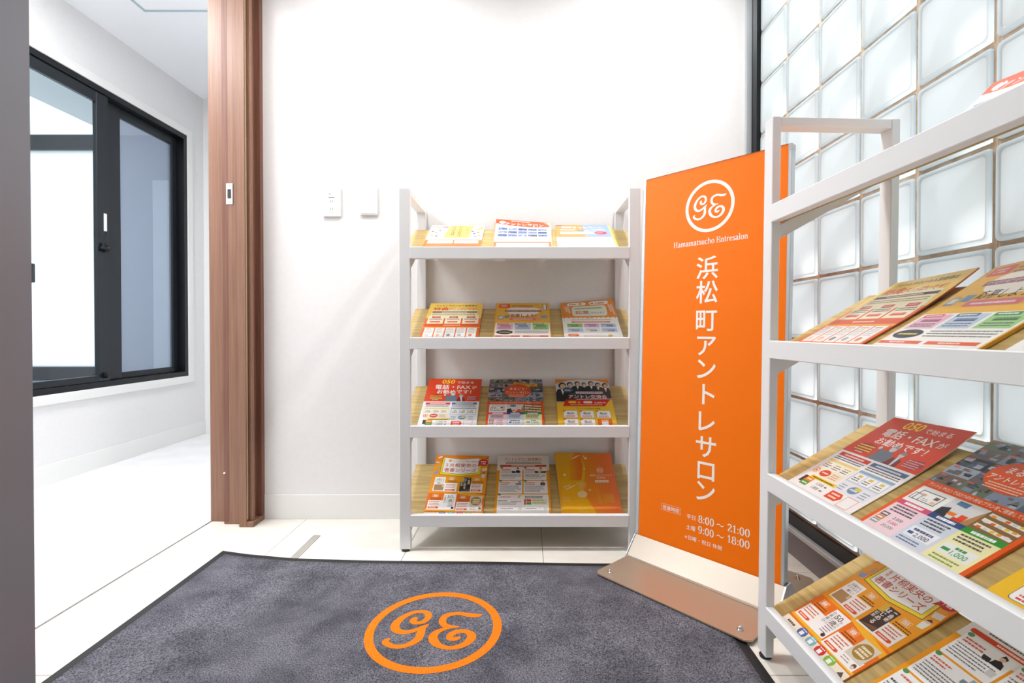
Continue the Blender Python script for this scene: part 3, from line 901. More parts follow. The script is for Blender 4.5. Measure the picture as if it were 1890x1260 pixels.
def d_contest():
    p = Print(); p.rect(0, 0, 210, 297, '#fffdf8')
    p.rect(0, 0, 210, 158, '#f2bb34'); R = random.Random(9)
    for i in range(20):
        x, y = R.uniform(0, 195), R.uniform(0, 140); p.rect(x, y, R.uniform(4, 14), R.uniform(2, 6), R.choice(['#f7d16c', '#e9a621', '#f5c74e']))
    p.rrect(12, 8, 44, 30, 6, '#ec5526'); p.lines(20, 16, 28, 2, 9, '#ffe9dc', 4)
    p.ell(108, 70, 62, 34, '#fdf6ea'); p.ell(80, 60, 36, 26, '#fdf6ea'); p.ell(142, 60, 34, 24, '#fdf6ea')
    p.lines(62, 18, 84, 2, 12, '#b8703a', 6, 0.0225); p.lines(36, 56, 142, 1, 8, '#8a4f6a', 15, 0.0090); p.lines(40, 60, 130, 1, 8, '#e29bb0', 4, 0.0090)
    p.text('応募しよう！', 108, 112, 28, '#23201f', 0.0113, width=98)
    p.rrect(56, 118, 100, 20, 4, '#e8747c'); p.lines(68, 126, 76, 1, 5, '#fff0ee', 5, 0.0090)
    p.poly([(188, 8), (200, 8), (196, 58), (180, 58)], '#f7f5f0'); p.frame(184, 10, 16, 46, 2.5, '#4d525c')
    p.rect(12, 104, 20, 26, '#8d97a0'); p.rect(15, 108, 14, 16, '#dce6ea'); p.rect(36, 98, 18, 22, '#6f8fae'); p.rect(176, 100, 24, 22, '#7fa0bb'); p.ell(166, 128, 12, 9, '#f0a060', 14)
    for i, (c, t, d) in enumerate((('#f2bfd3', '#e0355f', '#a44a74'), ('#c5d8ee', '#3f5f8f', '#4a6288'), ('#a5d98e', '#2f8a3e', '#3a6f3a'))):
        x = 10 + i * 66
        p.rect(x, 162, 60, 46, c); p.rect(x + 2, 160, 40, 10, t); p.lines(x + 6, 163, 32, 1, 4, '#ffffff', 3.5, 0.0225); p.rect(x + 12, 176, 38, 9, d); p.lines(x + 12, 178, 38, 1, 4, c, 1.4, 0.1); p.lines(x + 6, 191, 48, 2, 7, '#5b5560', 3.2, 0.0225)
    p.ell(40, 226, 30, 15, '#25263a'); p.lines(20, 224, 40, 1, 4, '#f3d24a', 5, 0.0090)
    p.lines(78, 215, 124, 3, 8, '#5f5f66', 3.4, 0.1)
    p.rect(6, 249, 90, 10, '#f0663a'); p.rect(106, 249, 92, 10, '#f0663a'); p.lines(30, 252, 44, 1, 4, '#ffe7de', 3.5); p.lines(130, 252, 44, 1, 4, '#ffe7de', 3.5)
    p.lines(10, 266, 80, 3, 8, '#d98a7a', 3); p.lines(110, 266, 80, 3, 8, '#9a9aa2', 3)
    p.rect(0, 0, 4, 297, '#f2b430'); p.rect(206, 0, 4, 297, '#f2b430')
    return p

def d_startup():
    p = Print(); p.rect(0, 0, 210, 297, '#fffefb')
    p.rect(0, 0, 210, 118, '#f4952a')
    p.rrect(26, 8, 74, 22, 10, '#fffaf2'); p.lines(34, 17, 34, 1, 4, '#a8443a', 6); p.text('0', 78, 27, 22, '#c3402c', 0.0135)
    p.rrect(112, 8, 76, 22, 10, '#fffaf2'); p.text('3,800', 154, 26, 17, '#a83a4a', 0.0090); p.lines(118, 17, 12, 1, 4, '#a8443a', 6)
    p.rrect(42, 36, 134, 72, 14, '#eef4e0'); p.lines(54, 48, 106, 1, 6, '#9fb87a', 9, 0.0090)
    p.text('起業', 80, 92, 27, '#d2503c', 0.0090); p.text('しませんか？', 134, 90, 13, '#8a8a5a', 0.0090, width=60)
    for x, h in ((12, 40), (22, 54), (182, 50), (192, 70)): p.poly([(x, 34), (x + 8, 30), (x + 14, 30 + h), (x + 8, 34 + h)], '#f4c9b8')
    p.frame(10, 88, 30, 20, 2, '#c46a1c')
    p.lines(90, 122, 40, 1, 4, '#9a9a90', 4); p.lines(34, 134, 150, 1, 5, '#c98a5a', 5, 0.0225)
    p.rect(34, 147, 144, 9, '#e4542c'); p.lines(44, 150, 124, 1, 3, '#ffd9a8', 3, 0.0225)
    for j in range(2):
        for i in range(3):
            c = (('#9ccf7c', '#eec0e2', '#c4d4ee'), ('#c3d7ef', '#eef0f4', '#cfd2ea'))[j][i]
            x, y = 16 + i * 62, 164 + j * 34
            p.rect(x, y, 56, 26, c); p.lines(x + 6, y + 5, 44, 1, 4, '#6a7a72', 3.5); p.rect(x + 14 + i * 3, y + 12, 26, 8, ('#3f8f4a', '#c45aa8', '#4a5f98')[i] if j == 0 else '#7486a8'); p.lines(x + 12, y + 14, 30, 1, 4, c, 1.4)
    p.rrect(14, 238, 40, 18, 8, '#f4814a'); p.lines(22, 245, 24, 1, 4, '#ffeadf', 4)
    p.lines(70, 246, 100, 2, 9, '#e8b8a0', 4); p.ell(166, 250, 9, 8, '#f3b940', 14); p.lines(14, 268, 180, 3, 8, '#9aa0a8', 3)
    return p

def d_phone():
    p = Print(); p.rect(0, 0, 210, 297, '#f7f6f6')
    p.rect(0, 0, 210, 140, '#e2441c')
    p.text('050', 78, 30, 34, '#ffe23a', 0.0158, width=50, slant=0.12); p.text('で始まる', 146, 29, 17, '#fdf5ef', 0.0054, width=66)
    p.text('電話・FAX', 100, 63, 30, '#fffaf6', 0.0135, width=138); p.text('が', 184, 61, 20, '#fffaf6', 0.0090)
    p.text('お勧めです！', 108, 91, 25, '#fffaf6', 0.0113, width=132)
    p.poly([(20, 104), (44, 96), (68, 104), (64, 126), (40, 134), (20, 126)], '#a82a2a')
    for k in range(3): p.lines(20, 105 + k * 8, 48, 1, 5, '#f7cf4a', 4, 0.1)
    p.lines(30, 129, 28, 1, 4, '#f7e3d8', 3)
    # two small figures in grey print
    p.poly([(76, 140), (82, 112), (72, 104), (76, 98), (90, 108), (100, 100), (114, 104), (124, 118), (122, 140)], '#6f7d8c')
    p.ell(106, 95, 8, 10, '#d7d7d6'); p.poly([(97, 92), (104, 82), (116, 88), (114, 94), (104, 90)], '#9da4ab'); p.ell(75, 101, 4, 5, '#dcdcda')
    p.poly([(122, 140), (126, 118), (138, 112), (152, 120), (156, 140)], '#7a2e33'); p.ell(138, 104, 7, 9, '#d7d5d4'); p.poly([(131, 103), (136, 93), (146, 98), (145, 104)], '#8b9096'); p.poly([(134, 113), (142, 113), (144, 138), (140, 140)], '#e3e1e0')
    p.poly([(160, 108), (196, 104), (204, 120), (190, 134), (162, 130)], '#b03a44')
    p.lines(162, 109, 38, 4, 6, '#eab4b0', 2.6)
    # lower half
    p.rect(10, 146, 92, 12, '#dd3a2c'); p.lines(26, 150, 60, 1, 4, '#ffe0d8', 4.5, 0.0135); p.rect(108, 146, 94, 12, '#4e7196'); p.lines(122, 150, 66, 1, 4, '#dbe6f0', 4.5, 0.0135)
    p.lines(12, 162, 88, 2, 6, '#4f4f55', 3, 0.0300); p.lines(110, 162, 90, 2, 6, '#4f4f55', 3, 0.0300)
    p.rect(10, 176, 92, 58, '#f6efd2'); p.rect(10, 176, 92, 7, '#efd98a'); p.rect(108, 176, 94, 40, '#c7d8e8'); p.rect(108, 176, 94, 7, '#8fb0cb'); p.rect(108, 216, 94, 34, '#e9eef4')
    for i in range(3):
        x = 14 + i * 29
        p.rect(x, 186, 26, 24, '#fdfbf3'); p.lines(x + 3, 189, 20, 1, 5, '#d9bf4a', 4); p.lines(x + 2, 196, 22, 2, 6, '#5b5b60', 2.6)
        x = 112 + i * 30
        p.rect(x, 186, 27, 26, '#fbfcfd'); p.rect(x + 8, 189, 11, 7, '#e0c95a'); p.lines(x + 3, 199, 21, 2, 6, '#5b5b60', 2.6)
    p.ell(20, 222, 8, 8, '#e2543c'); p.ell(20, 222, 6, 6, '#fdf5f2'); p.poly([(16, 225), (20, 217), (24, 225)], '#e2543c')
    p.ell(50, 222, 15, 11, '#e2543c'); p.lines(40, 220, 20, 1, 4, '#ffe8e2', 4, 0.0090); p.lines(70, 216, 26, 3, 6, '#e08878', 2.4)
    p.ell(154, 232, 14, 11, '#6f93b8'); p.ell(160, 226, 9, 5, '#e3cf62', 14); p.lines(144, 230, 20, 1, 4, '#e9f0f7', 4, 0.0090); p.lines(114, 226, 22, 3, 7, '#8fa3bb', 3); p.lines(176, 226, 22, 3, 7, '#8fa3bb', 3)
    p.rect(16, 246, 10, 22, '#37323a'); p.rect(26, 246, 24, 14, '#f08a22'); p.rect(26, 260, 24, 14, '#4f9a42'); p.lines(30, 251, 16, 1, 4, '#fff0dd', 4, 0.0090); p.lines(30, 265, 16, 1, 4, '#e9f6e2', 4, 0.0090)
    p.rect(30, 238, 82, 9, '#f4cf1e'); p.lines(36, 241, 70, 1, 3, '#57502e', 3.4, 0.0090)
    p.text('1,500', 78, 259, 11, '#2a2a2e', 0.0045); p.text('1,800', 78, 272, 11, '#2a2a2e', 0.0045); p.lines(94, 254, 8, 1, 3, '#55555a', 4, 0); p.lines(94, 267, 8, 1, 3, '#55555a', 4, 0)
    p.poly([(118, 252), (150, 252), (158, 264), (150, 276), (118, 276)], '#e4502c'); p.lines(124, 257, 24, 2, 9, '#ffe0d4', 4.5, 0.0225)
    p.frame(162, 250, 32, 32, 1.2, '#e0705c')
    return p

PH = ['#3d4552', '#5d6b80', '#8b9bb2', '#2b2f36', '#6f7f6a', '#a9b4c2', '#4a5668', '#7d6a60', '#c2cad2']
def d_salon():
    p = Print(); p.rect(0, 0, 210, 297, '#ec5f1e')
    R = random.Random(21)
    for i in range(4):
        for j in range(5):
            cols = PH[:]; R.shuffle(cols)
            p.photo(i * 52.5, j * 28, 52.5, 28.2, cols, 11, i * 9 + j)
            p.rect(i * 52.5 + 3, j * 28 + 2, 12, 3.4, '#e5604a')
    p.poly([(96, 18), (190, 30), (188, 48), (98, 40)], '#f0b32a'); p.text('0', 172, 44, 18, '#d8341c', 0.0135); p.lines(104, 28, 58, 1, 4, '#b53a1c', 5, 0.0090)
    p.ell(112, 76, 52, 42, '#ea5a1c', 40)
    p.text('まるごと！', 114, 70, 20, '#fff7f0', 0.0090, width=66); p.text('アントレサロン', 112, 92, 17, '#fff7f0', 0.0090, width=90)
    p.lines(78, 98, 68, 3, 6, '#ffd9c2', 2.4, 0.15)
    p.rect(0, 140, 210, 16, '#ea5a1c'); p.text('アントレサロンでは3つの便利なプランをご用意しています。', 105, 152, 10, '#fff3e6', 0.0054, width=188)
    p.rect(8, 157, 66, 46, '#f7f7f5'); p.frame(18, 166, 46, 28, 1.6, '#2f3033'); p.frame(12, 176, 18, 18, 1.4, '#4a4b4f'); p.rect(24, 174, 10, 6, '#d7b59a'); p.rect(50, 172, 9, 8, '#7a5a52'); p.rect(52, 184, 9, 7, '#e6c9a6'); p.lines(34, 184, 14, 2, 4, '#8f9096', 1.6)
    p.rect(74, 157, 62, 46, '#dfe1e1'); p.poly([(86, 160), (106, 160), (106, 172), (86, 170)], '#5a7fa6'); p.poly([(74, 186), (88, 180), (96, 203), (74, 203)], '#2f3642'); p.rect(92, 188, 14, 8, '#f0832a'); p.rect(112, 186, 12, 10, '#e8542a'); p.poly([(122, 203), (130, 176), (136, 160), (136, 203)], '#b98a5a'); p.rect(106, 196, 18, 7, '#dd4426')
    p.rect(136, 157, 66, 46, '#8a6a45')
    for k in range(3):
        p.poly([(140, 160 + k * 14), (200, 166 + k * 14), (200, 172 + k * 14), (140, 167 + k * 14)], '#efece4')
        for i in range(5): p.rect(144 + i * 11, 164 + k * 14, 7, 5, ['#f0a02a', '#e9e4da', '#e8702a', '#d9d7d0', '#f2c43a'][(i + k) % 5])
    for x, w, c, b in ((8, 66, '#e0557f', '#f7dbe4'), (74, 62, '#2f4f86', '#d7e0ee'), (136, 66, '#2f9a3a', '#f6f0b8')):
        p.rect(x, 203, w, 12, c); p.rect(x, 215, w, 76, b); p.lines(x + 14, 206, w - 28, 1, 4, '#ffffff', 5.5, 0.0090); p.lines(x + 8, 219, w - 16, 3, 7, '#4b4b55', 3.4, 0.15)
    for i, c in enumerate(('#6a5f60', '#d8813a', '#8fa8a8')): p.rect(12, 243 + i * 11, 16, 10, c); p.lines(14, 246 + i * 11, 12, 1, 4, '#ffffff', 3.4, 0)
    p.text('2,000', 50, 252, 9, '#3a3a40', 0.0045); p.text('5,000', 50, 263, 9, '#c4455a', 0.0045); p.text('20,000', 50, 274, 9, '#5f8f80', 0.0045)
    p.rect(80, 243, 50, 24, '#f1f4fa'); p.rect(83, 256, 10, 6, '#3c5a94'); p.text('2,000', 110, 264, 12, '#2d3550', 0.0067); p.lines(86, 247, 36, 1, 4, '#4a5578', 5, 0); p.lines(80, 272, 50, 2, 6, '#5a668a', 2.6)
    p.rect(142, 243, 54, 24, '#eff2ee'); p.rect(146, 254, 13, 6, '#3f9a48'); p.text('1,000', 176, 263, 13, '#3f9a48', 0.0067); p.lines(162, 246, 18, 1, 4, '#3f9a48', 5, 0); p.lines(146, 272, 46, 2, 7, '#7aa05a', 3)
    return p

def d_meetup():
    p = Print(); p.rect(0, 0, 210, 297, '#f7c531')
    p.poly([(0, 0), (210, 0), (210, 130), (0, 150)], '#f2952c')
    p.poly([(0, 30), (50, 8), (105, 2), (165, 8), (210, 28), (210, 124), (0, 146)], '#e9e9ea')
    for x, y, h, c in ((112, 92, 80, '#5b606a'), (86, 96, 92, '#23262e'), (140, 98, 96, '#22262e'), (166, 104, 92, '#2f333c'), (194, 112, 98, '#5a4436'), (56, 112, 104, '#2c313c'), (26, 142, 134, '#1b1e26')):
        p.figure(x, y, h, c, hair='#1d1817')
    p.ell(46, 70, 20, 16, '#3e5c78'); p.lines(34, 66, 24, 2, 7, '#cfe0ee', 3.4, 0.0225)
    p.poly([(56, 88), (210, 82), (210, 122), (40, 126)], '#40434a')
    p.lines(76, 80, 104, 1, 6, '#ffffff', 13, 0.0090); p.lines(78, 84, 100, 1, 6, '#d23a3a', 4, 0.0090)
    p.text('アントレ交流会', 120, 120, 24, '#d9302a', 0.045, width=150); p.text('アントレ交流会', 120, 120, 24, '#ffffff', 0.0081, width=146)
    p.poly([(36, 130), (204, 126), (178, 168), (22, 168)], '#d9301f')
    p.rrect(44, 138, 30, 14, 6, '#f7d33a'); p.text('0', 84, 153, 18, '#ffd83a', 0.0135); p.rrect(100, 138, 34, 14, 6, '#fbe9d6'); p.text('3,000', 156, 152, 14, '#fff2d8', 0.0090); p.lines(174, 144, 10, 1, 4, '#ffe7c8', 6, 0); p.lines(50, 158, 120, 1, 4, '#ffd0b8', 4, 0.0090)
    p.text('アントレ交流会の特徴', 116, 186, 11, '#3a3428', 0.0045, width=88)
    for j in range(2):
        for i in range(3):
            x, y = 22 + i * 60, 194 + j * 46
            if (i, j) == (2, 1):
                p.rrect(x, y, 52, 42, 5, '#ee6a20'); p.lines(x + 12, y + 5, 28, 1, 4, '#fff0e0', 4, 0); p.rect(x + 14, y + 14, 24, 24, '#ffffff')
                continue
            p.rrect(x, y, 52, 40, 5, '#4a4a48'); p.rrect(x + 0.8, y + 0.8, 50.4, 38.4, 5, '#fbfbf9'); p.ell(x + 3, y + 2, 6, 5, '#e88a1e', 14)
            p.ell(x + 18, y + 15, 6, 7, '#9fa4aa', 12); p.ell(x + 34, y + 15, 6, 7, '#c5c0b6', 12); p.poly([(x + 14, y + 22), (x + 26, y + 12), (x + 38, y + 22)], '#aeb4ba'); p.lines(x + 8, y + 27, 36, 2, 6, '#d8443a', 3, 0.1)
    p.rect(0, 290, 210, 7, '#f0a020')
    return p

def d_books():
    p = Print(); p.rect(0, 0, 210, 297, '#f5a21e')
    p.poly([(0, 0), (210, 0), (210, 60), (150, 12), (60, 14), (0, 50)], '#f28a1c'); p.rect(0, 188, 210, 109, '#f0761c'); p.poly([(100, 176), (210, 196), (210, 212), (100, 190)], '#f7b62a'); p.poly([(0, 262), (210, 268), (210, 274), (0, 270)], '#f8bd2e')
    p.poly([(28, 12), (105, 20), (182, 12), (186, 96), (105, 108), (26, 98)], '#4d4536'); p.poly([(29.5, 13.5), (105, 21.5), (180.5, 13.5), (184.5, 95), (105, 106.5), (27.5, 96.5)], '#f7dc2a')
    p.poly([(36, 12), (105, 20), (174, 12), (176, 88), (105, 98), (34, 89)], '#5c5340'); p.poly([(37, 13.5), (105, 21.5), (173, 13.5), (175, 87), (105, 96.5), (35.5, 88)], '#fbf9f7')
    p.poly([(54, 24), (64, 24), (64, 34), (54, 36)], '#f0a83a'); p.text('アントレサロン受付で販売中', 118, 35, 9, '#c4546a', 0.0023, width=102)
    p.vtext('監修', 50, 42, 9, '#c4342a', 0.0090); p.text('片桐実央の', 112, 60, 21, '#c4402c', 0.0113, width=104)
    p.text('著書シリーズ', 104, 84, 21, '#c4402c', 0.0113, width=126)
    p.ell(190, 36, 19, 17, '#c8202c'); p.poly([(172, 44), (168, 56), (182, 50)], '#c8202c'); p.text('1', 183, 46, 12, '#fff0ee', 0.0090); p.lines(180, 28, 22, 1, 4, '#ffd9d6', 6, 0); p.lines(188, 39, 12, 1, 4, '#ffd9d6', 6, 0)
    for q, c in (([(8, 12), (24, 4), (26, 12), (12, 20)], '#f6ece0'), ([(2, 34), (18, 34), (16, 42), (2, 40)], '#c9c9cc'), ([(4, 86), (20, 80), (22, 94), (8, 100)], '#8f9fc4'), ([(16, 56), (22, 56), (20, 76), (15, 74)], '#b5a38f'), ([(186, 66), (206, 62), (208, 76), (190, 80)], '#f3e7d8'), ([(188, 96), (204, 94), (202, 112), (190, 114)], '#e6efdf'), ([(194, 14), (208, 6), (206, 14)], '#4f7a4a')):
        p.poly(q, c)
    p.ell(197, 92, 6, 5, '#efc5b6', 12); p.poly([(190, 92), (197, 84), (204, 90)], '#4a3a36')
    def price(x, y):
        p.lines(x + 3, y + 4, 38, 3, 7, '#d2603c', 2.8, 0.12); p.poly([(x + 2, y + 27), (x + 36, y + 27), (x + 40, y + 31), (x + 36, y + 35), (x + 2, y + 35)], '#e4502a'); p.lines(x + 6, y + 29.5, 24, 1, 4, '#ffe0cc', 3, 0)
    def tagbox(x, y):
        p.frame(x, y, 22, 14, 0.8, '#fbe3c0'); p.rect(x + 4, y + 2.5, 14, 9, '#fdeedc'); p.lines(x + 5, y + 4, 12, 2, 4, '#e79a4a', 1.6, 0)
        p.lines(x - 4, y + 17, 42, 2, 6, '#5d3a12', 2.6, 0.15)
    p.poly([(12, 178), (14, 112), (54, 112), (54, 140), (102, 140), (102, 182)], '#fbf8f4'); p.rect(16, 148, 36, 28, '#b58f62'); p.rect(44, 150, 8, 10, '#d8c2a2'); p.text('55歳から', 34, 125, 8, '#2c2a28', 0.0045, width=28); p.text('ビジネスで', 34, 134, 8, '#2c2a28', 0.0045, width=32); p.text('輝く！', 36, 144, 8, '#2c2a28', 0.0045, width=20); price(57, 142); tagbox(66, 112)
    p.rect(112, 112, 40, 68, '#33302f'); p.rect(112, 112, 12, 22, '#e0b93a'); p.vtext('起業', 118, 136, 9, '#f2efe9', 0.0045); p.vtext('はじめる', 130, 116, 13, '#f6f3ee', 0.02, 1.0); p.vtext('実践術', 144, 116, 10, '#f6f3ee', 0.02, 1.0); p.poly([(114, 178), (150, 166), (150, 178)], '#7a5a46'); p.rect(152, 142, 46, 42, '#fbf8f4'); p.rect(108, 180, 90, 4, '#fbf8f4'); price(154, 143); tagbox(162, 114)
    tagbox(18, 194); p.rect(6, 222, 56, 42, '#fbf8f4'); price(8, 224); p.rect(60, 192, 46, 72, '#fbf9f7'); p.text('50', 84, 212, 19, '#2c2a28', 0.0023); p.text('歳', 86, 228, 15, '#2c2a28', 0.0090); p.vtext('からの', 97, 206, 8, '#3a3836', 0.0); p.vtext('仕事選び', 66, 198, 9, '#3a4a66', 0.0045); p.vtext('人生のプロ', 75, 198, 7, '#3a3836', 0.0); p.ell(98, 256, 5, 5, '#2c2a28', 14); p.lines(80, 232, 22, 4, 6, '#7a5a7a', 2)
    tagbox(120, 200); p.rect(110, 228, 58, 42, '#fbf8f4'); p.rect(158, 240, 46, 30, '#fbf8f4'); price(112, 230); p.rect(158, 200, 44, 50, '#ddd3c4'); p.ell(180, 224, 19, 20, '#a8853c'); p.lines(168, 214, 26, 3, 8, '#f6ecd2', 5, 0.0300); p.lines(162, 254, 24, 2, 6, '#b08a8a', 2); p.ell(196, 258, 5, 6, '#5a4540', 14); p.ell(196, 262, 4, 4, '#ecc9b8', 12)
    p.rect(0, 276, 210, 21, '#f8efdc')
    p.lines(14, 284, 26, 1, 4, '#4f4a40', 5, 0)
    for i, c in enumerate(('#4a6fae', '#7fbcc8', '#d8302c', '#86c23a')):
        p.ell(66 + i * 31, 284, 13, 12, c, 20); p.rect(61 + i * 31, 281, 10, 10, '#ffffff'); p.lines(59 + i * 31, 276, 14, 1, 3, '#ffffff', 2, 0)
    p.poly([(188, 290), (196, 280), (204, 292)], '#5a4a40')
    return p

def d_recruit():
    p = Print(); p.rect(0, 0, 210, 297, '#f4a01c')
    p.rect(0, 0, 210, 76, '#f0ebe6')
    p.text('アントレサロン採用案内', 104, 26, 18, '#c4402c', 0.0067, width=150); p.lines(34, 33, 146, 2, 7, '#5c5650', 3.2, 0.0270)
    p.rrect(10, 48, 190, 10, 4.5, '#d2421e'); p.lines(58, 51, 96, 1, 4, '#ffdcc8', 4, 0)
    def card(x, y, w, h):
        p.rrect(x, y, w, h, 4, '#fafafa'); p.ell(x + 7, y + 1, 6, 4.5, '#4f9a5a', 14)
    def desk(x, y, a, b, bottle='#2a2c31'):
        p.poly([(x - 17, y), (x - 20, y - 9), (x - 6, y - 9), (x - 3, y)], bottle); p.poly([(x - 4, y), (x - 2, y - 11), (x + 6, y - 15), (x + 14, y - 10), (x + 17, y)], a); p.ell(x + 5, y - 20, 5, 6, '#eec8ac', 14); p.poly([(x, y - 21), (x + 3, y - 28), (x + 11, y - 24), (x + 10, y - 18), (x + 7, y - 23)], b)
    for (x, y, w, h) in ((12, 62, 90, 62), (107, 62, 91, 62), (10, 128, 92, 62), (107, 128, 93, 62)):
        card(x, y, w, h); p.lines(x + 6, y + 9, 40, 2, 7, '#d8604a', 3.4, 0.25); p.lines(x + 6, y + 26, w - 12, 5, 6.4, '#6a6a70', 2.4, 0.3)
        p.rect(x + 3, y + 26, 1.8, 1.8, '#c4402c'); p.rect(x + 3, y + 45, 1.8, 1.8, '#c4402c')
        if x < 100 or y < 100: p.rect(x + w - 18, y + h - 27, 13, 13, '#d7d9dc')
    desk(78, 89, '#20242c', '#17171a'); desk(170, 89, '#f2cf4a', '#2a2422'); p.poly([(176, 89), (196, 89), (198, 80), (180, 82)], '#2a2c31')
    p.rect(76, 140, 22, 9, '#7f9aa0'); p.rect(86, 130, 11, 12, '#9db3b8'); p.figure(182, 150, 26, '#4a5060')
    card(8, 194, 194, 92); p.lines(16, 204, 44, 1, 5, '#d8604a', 4); p.poly([(84, 210), (92, 196), (98, 198), (90, 212)], '#f0b45a'); p.lines(12, 222, 40, 1, 5, '#3a3a3e', 4); p.lines(12, 232, 88, 2, 6, '#6a6a70', 2.4); p.lines(58, 226, 40, 1, 5, '#d8604a', 3)
    p.lines(112, 202, 80, 2, 7, '#3a3a3e', 3.4, 0.3); p.rect(110, 216, 6, 26, '#d2421e'); p.rect(118, 217, 18, 11, '#dc4a34'); p.rect(118, 230, 18, 11, '#4f9a42'); p.rect(138, 217, 58, 24, '#e9ecc4'); p.lines(141, 220, 50, 1, 5, '#b08a3a', 3); p.lines(141, 232, 50, 1, 5, '#5f8a4a', 3)
    p.frame(16, 250, 76, 18, 0.6, '#c9c9c9'); p.frame(112, 250, 60, 18, 0.6, '#c9c9c9'); p.lines(22, 257, 60, 1, 5, '#7a7a80', 3.2); p.lines(116, 257, 46, 1, 5, '#7a7a80', 3.2); p.rect(88, 252, 13, 13, '#dfe0e2'); p.rect(182, 254, 13, 13, '#dfe0e2')
    return p

def d_folder():
    p = Print()
    for i in range(20):
        k = i / 19
        p.rect(i * 10.5, 0, 10.6, 297, '#%02x%02x%02x' % (int(248 - 6 * k), int(176 - 62 * k), int(34 + 14 * k)))
    p.poly([(78, 0), (92, 24), (99, 60), (96, 110), (84, 160), (86, 200), (100, 240), (124, 297), (0, 297), (0, 0)], '#f7b722')
    for i in range(8):
        k = i / 8
        p.poly([(24 + 8 * i, 0), (34 + 8 * i, 0), (46 + 6.2 * i, 40), (50 + 5.6 * i, 80), (44 + 5 * i, 130), (34 + 5 * i, 130), (40 + 5.6 * i, 80), (36 + 6.2 * i, 40)], '#%02x%02x%02x' % (int(246 - 2 * k), int(170 - 50 * k), int(36 + 6 * k)))
    p.poly([(92, 196), (106, 240), (128, 297), (150, 297), (124, 240), (104, 200)], '#f58a2c')
    for x, y in ((46, 18), (58, 10), (8, 150), (14, 160), (26, 152)):
        p.poly([(x, y + 12), (x + 26, y), (x + 28, y + 3), (x + 2, y + 15)], '#fbe4b4')
    for ox, oy, c in ((34, 44, '#f4b04a'), (68, 142, '#fdf0d4'), (2, 208, '#fbdf9a'), (60, 258, '#f9c66a')):
        for a in range(6):
            for b in range(5): p.ell(ox + a * 5, oy + b * 5, 1.2, 1.2, c, 8)
    for x, y, r in ((100, 16, 3), (96, 76, 4), (18, 104, 6), (106, 176, 4), (60, 146, 2.5), (62, 206, 2.5), (106, 26, 6)): p.ell(x, y, r, r * 0.9, '#fde9c6', 14)
    p.ell(76, 196, 18, 16, '#f9d89a', 24)
    p.rect(132, 168, 3, 70, '#f2a23a'); p.poly([(136, 240), (140, 176), (144, 240)], '#f09a36'); p.rect(150, 196, 40, 40, '#f1932f')
    for V, F in logo2d(0, 0, 13): p.add([(156 + x, 84 - y) for x, y in V], F, '#fdf3e6')
    p.text('銀座セカンドライフ', 156, 112, 11, '#fdf3e6', 0.0054, width=84); p.text('株式会社', 156, 123, 9, '#fdf3e6', 0.0045)
    for i in range(4): p.rrect(131 + i * 13, 130, 11.4, 12, 1.5, '#fdf3e6'); p.lines(133 + i * 13, 134, 7, 1, 4, '#eea25a', 4, 0)
    return p

DESIGN = {k: f() for k, f in dict(vertical=d_vertical, grid=d_grid, campaign=d_campaign, benefit=d_benefit, contest=d_contest, startup=d_startup, phone=d_phone, salon=d_salon, meetup=d_meetup, books=d_books, recruit=d_recruit, folder=d_folder).items()}
PW, PHT = 0.212, 0.300

def leaflet(unit, shelf, xc, design, label, group, th=0.003, lift=(0.002, 0.002), yaw=0.0, edge='#f4efe6', under=(), s0=0.011, name='leaflet_stack', cat='leaflets', W=PW):
    mtx = unit.matrix_world @ Matrix.Translation((xc, LIP + 0.001, SHELVES[shelf] - DROP)) @ Matrix.Rotation(SLOPE, 4, 'X') @ Matrix.Translation((0, 0.002 + s0, 0.0006)) @ Matrix.Rotation(math.radians(yaw), 4, 'Z')
    if under:
        root = empty(name)
        for k, (dx, a, lf, col) in enumerate(under):
            sh = paper('sheet', W, PHT - 0.002, 0.0009, (lf, lf) if not isinstance(lf, tuple) else lf, col, root, k * 0.0010)
            sh.location = (dx, 0.001, 0); sh.rotation_euler = (0, 0, math.radians(a))
        z = len(under) * 0.0010
        body = paper('sheet', W, PHT, th, lift, edge, root, z)
        root.matrix_world = mtx
    else:
        root = paper(name, W, PHT, th, lift, edge, None)
        root.matrix_world = mtx
        z = 0.0
    DESIGN[design].build('printed_sheet', root, W, PHT, lift, th + z + 0.00004)
    tag(root, label, cat, group)
    return root

def ux(px):
    """Column of the frontal shelf unit from its place along the front edge."""
    return (px - 970) * 1.772 / FPX - U1.location.x
G1, G2 = 'leaflet stacks on the shelf against the white wall', 'leaflet stacks on the shelf along the glass blocks'
leaflet(U1, 0, ux(828), 'vertical', 'white and pale yellow leaflets at left of the top shelf by the wall', G1)
leaflet(U1, 0, ux(964), 'grid', 'curled leaflets with orange header and photo grid on the top shelf by the wall', G1, lift=(0.026, 0.010), under=((-0.004, 1.0, 0.016, '#f3a07c'), (0.003, -0.8, 0.014, '#f6c9a8')))
leaflet(U1, 0, ux(1087), 'campaign', 'orange and pale blue leaflets at right of the top shelf by the wall', G1, under=((0.011, 0.0, 0.002, '#f6cf5a'), (0.007, 0.0, 0.002, '#f7d873')))
leaflet(U1, 1, ux(825), 'benefit', 'yellow and orange leaflets with five small boxes, second shelf by the wall', G1, edge='#ee6a26')
leaflet(U1, 1, ux(964), 'contest', 'mustard leaflets with pink, blue and green boxes, second shelf by the wall', G1, edge='#f2b430')
leaflet(U1, 1, ux(1099), 'startup', 'leaflets with orange top and curled corner, right on the second shelf by the wall', G1, lift=(0.002, 0.022), edge='#f4a040')
leaflet(U1, 2, ux(822), 'phone', 'red 050 telephone and fax leaflets on the shelf by the wall', G1, lift=(0.006, 0.003))
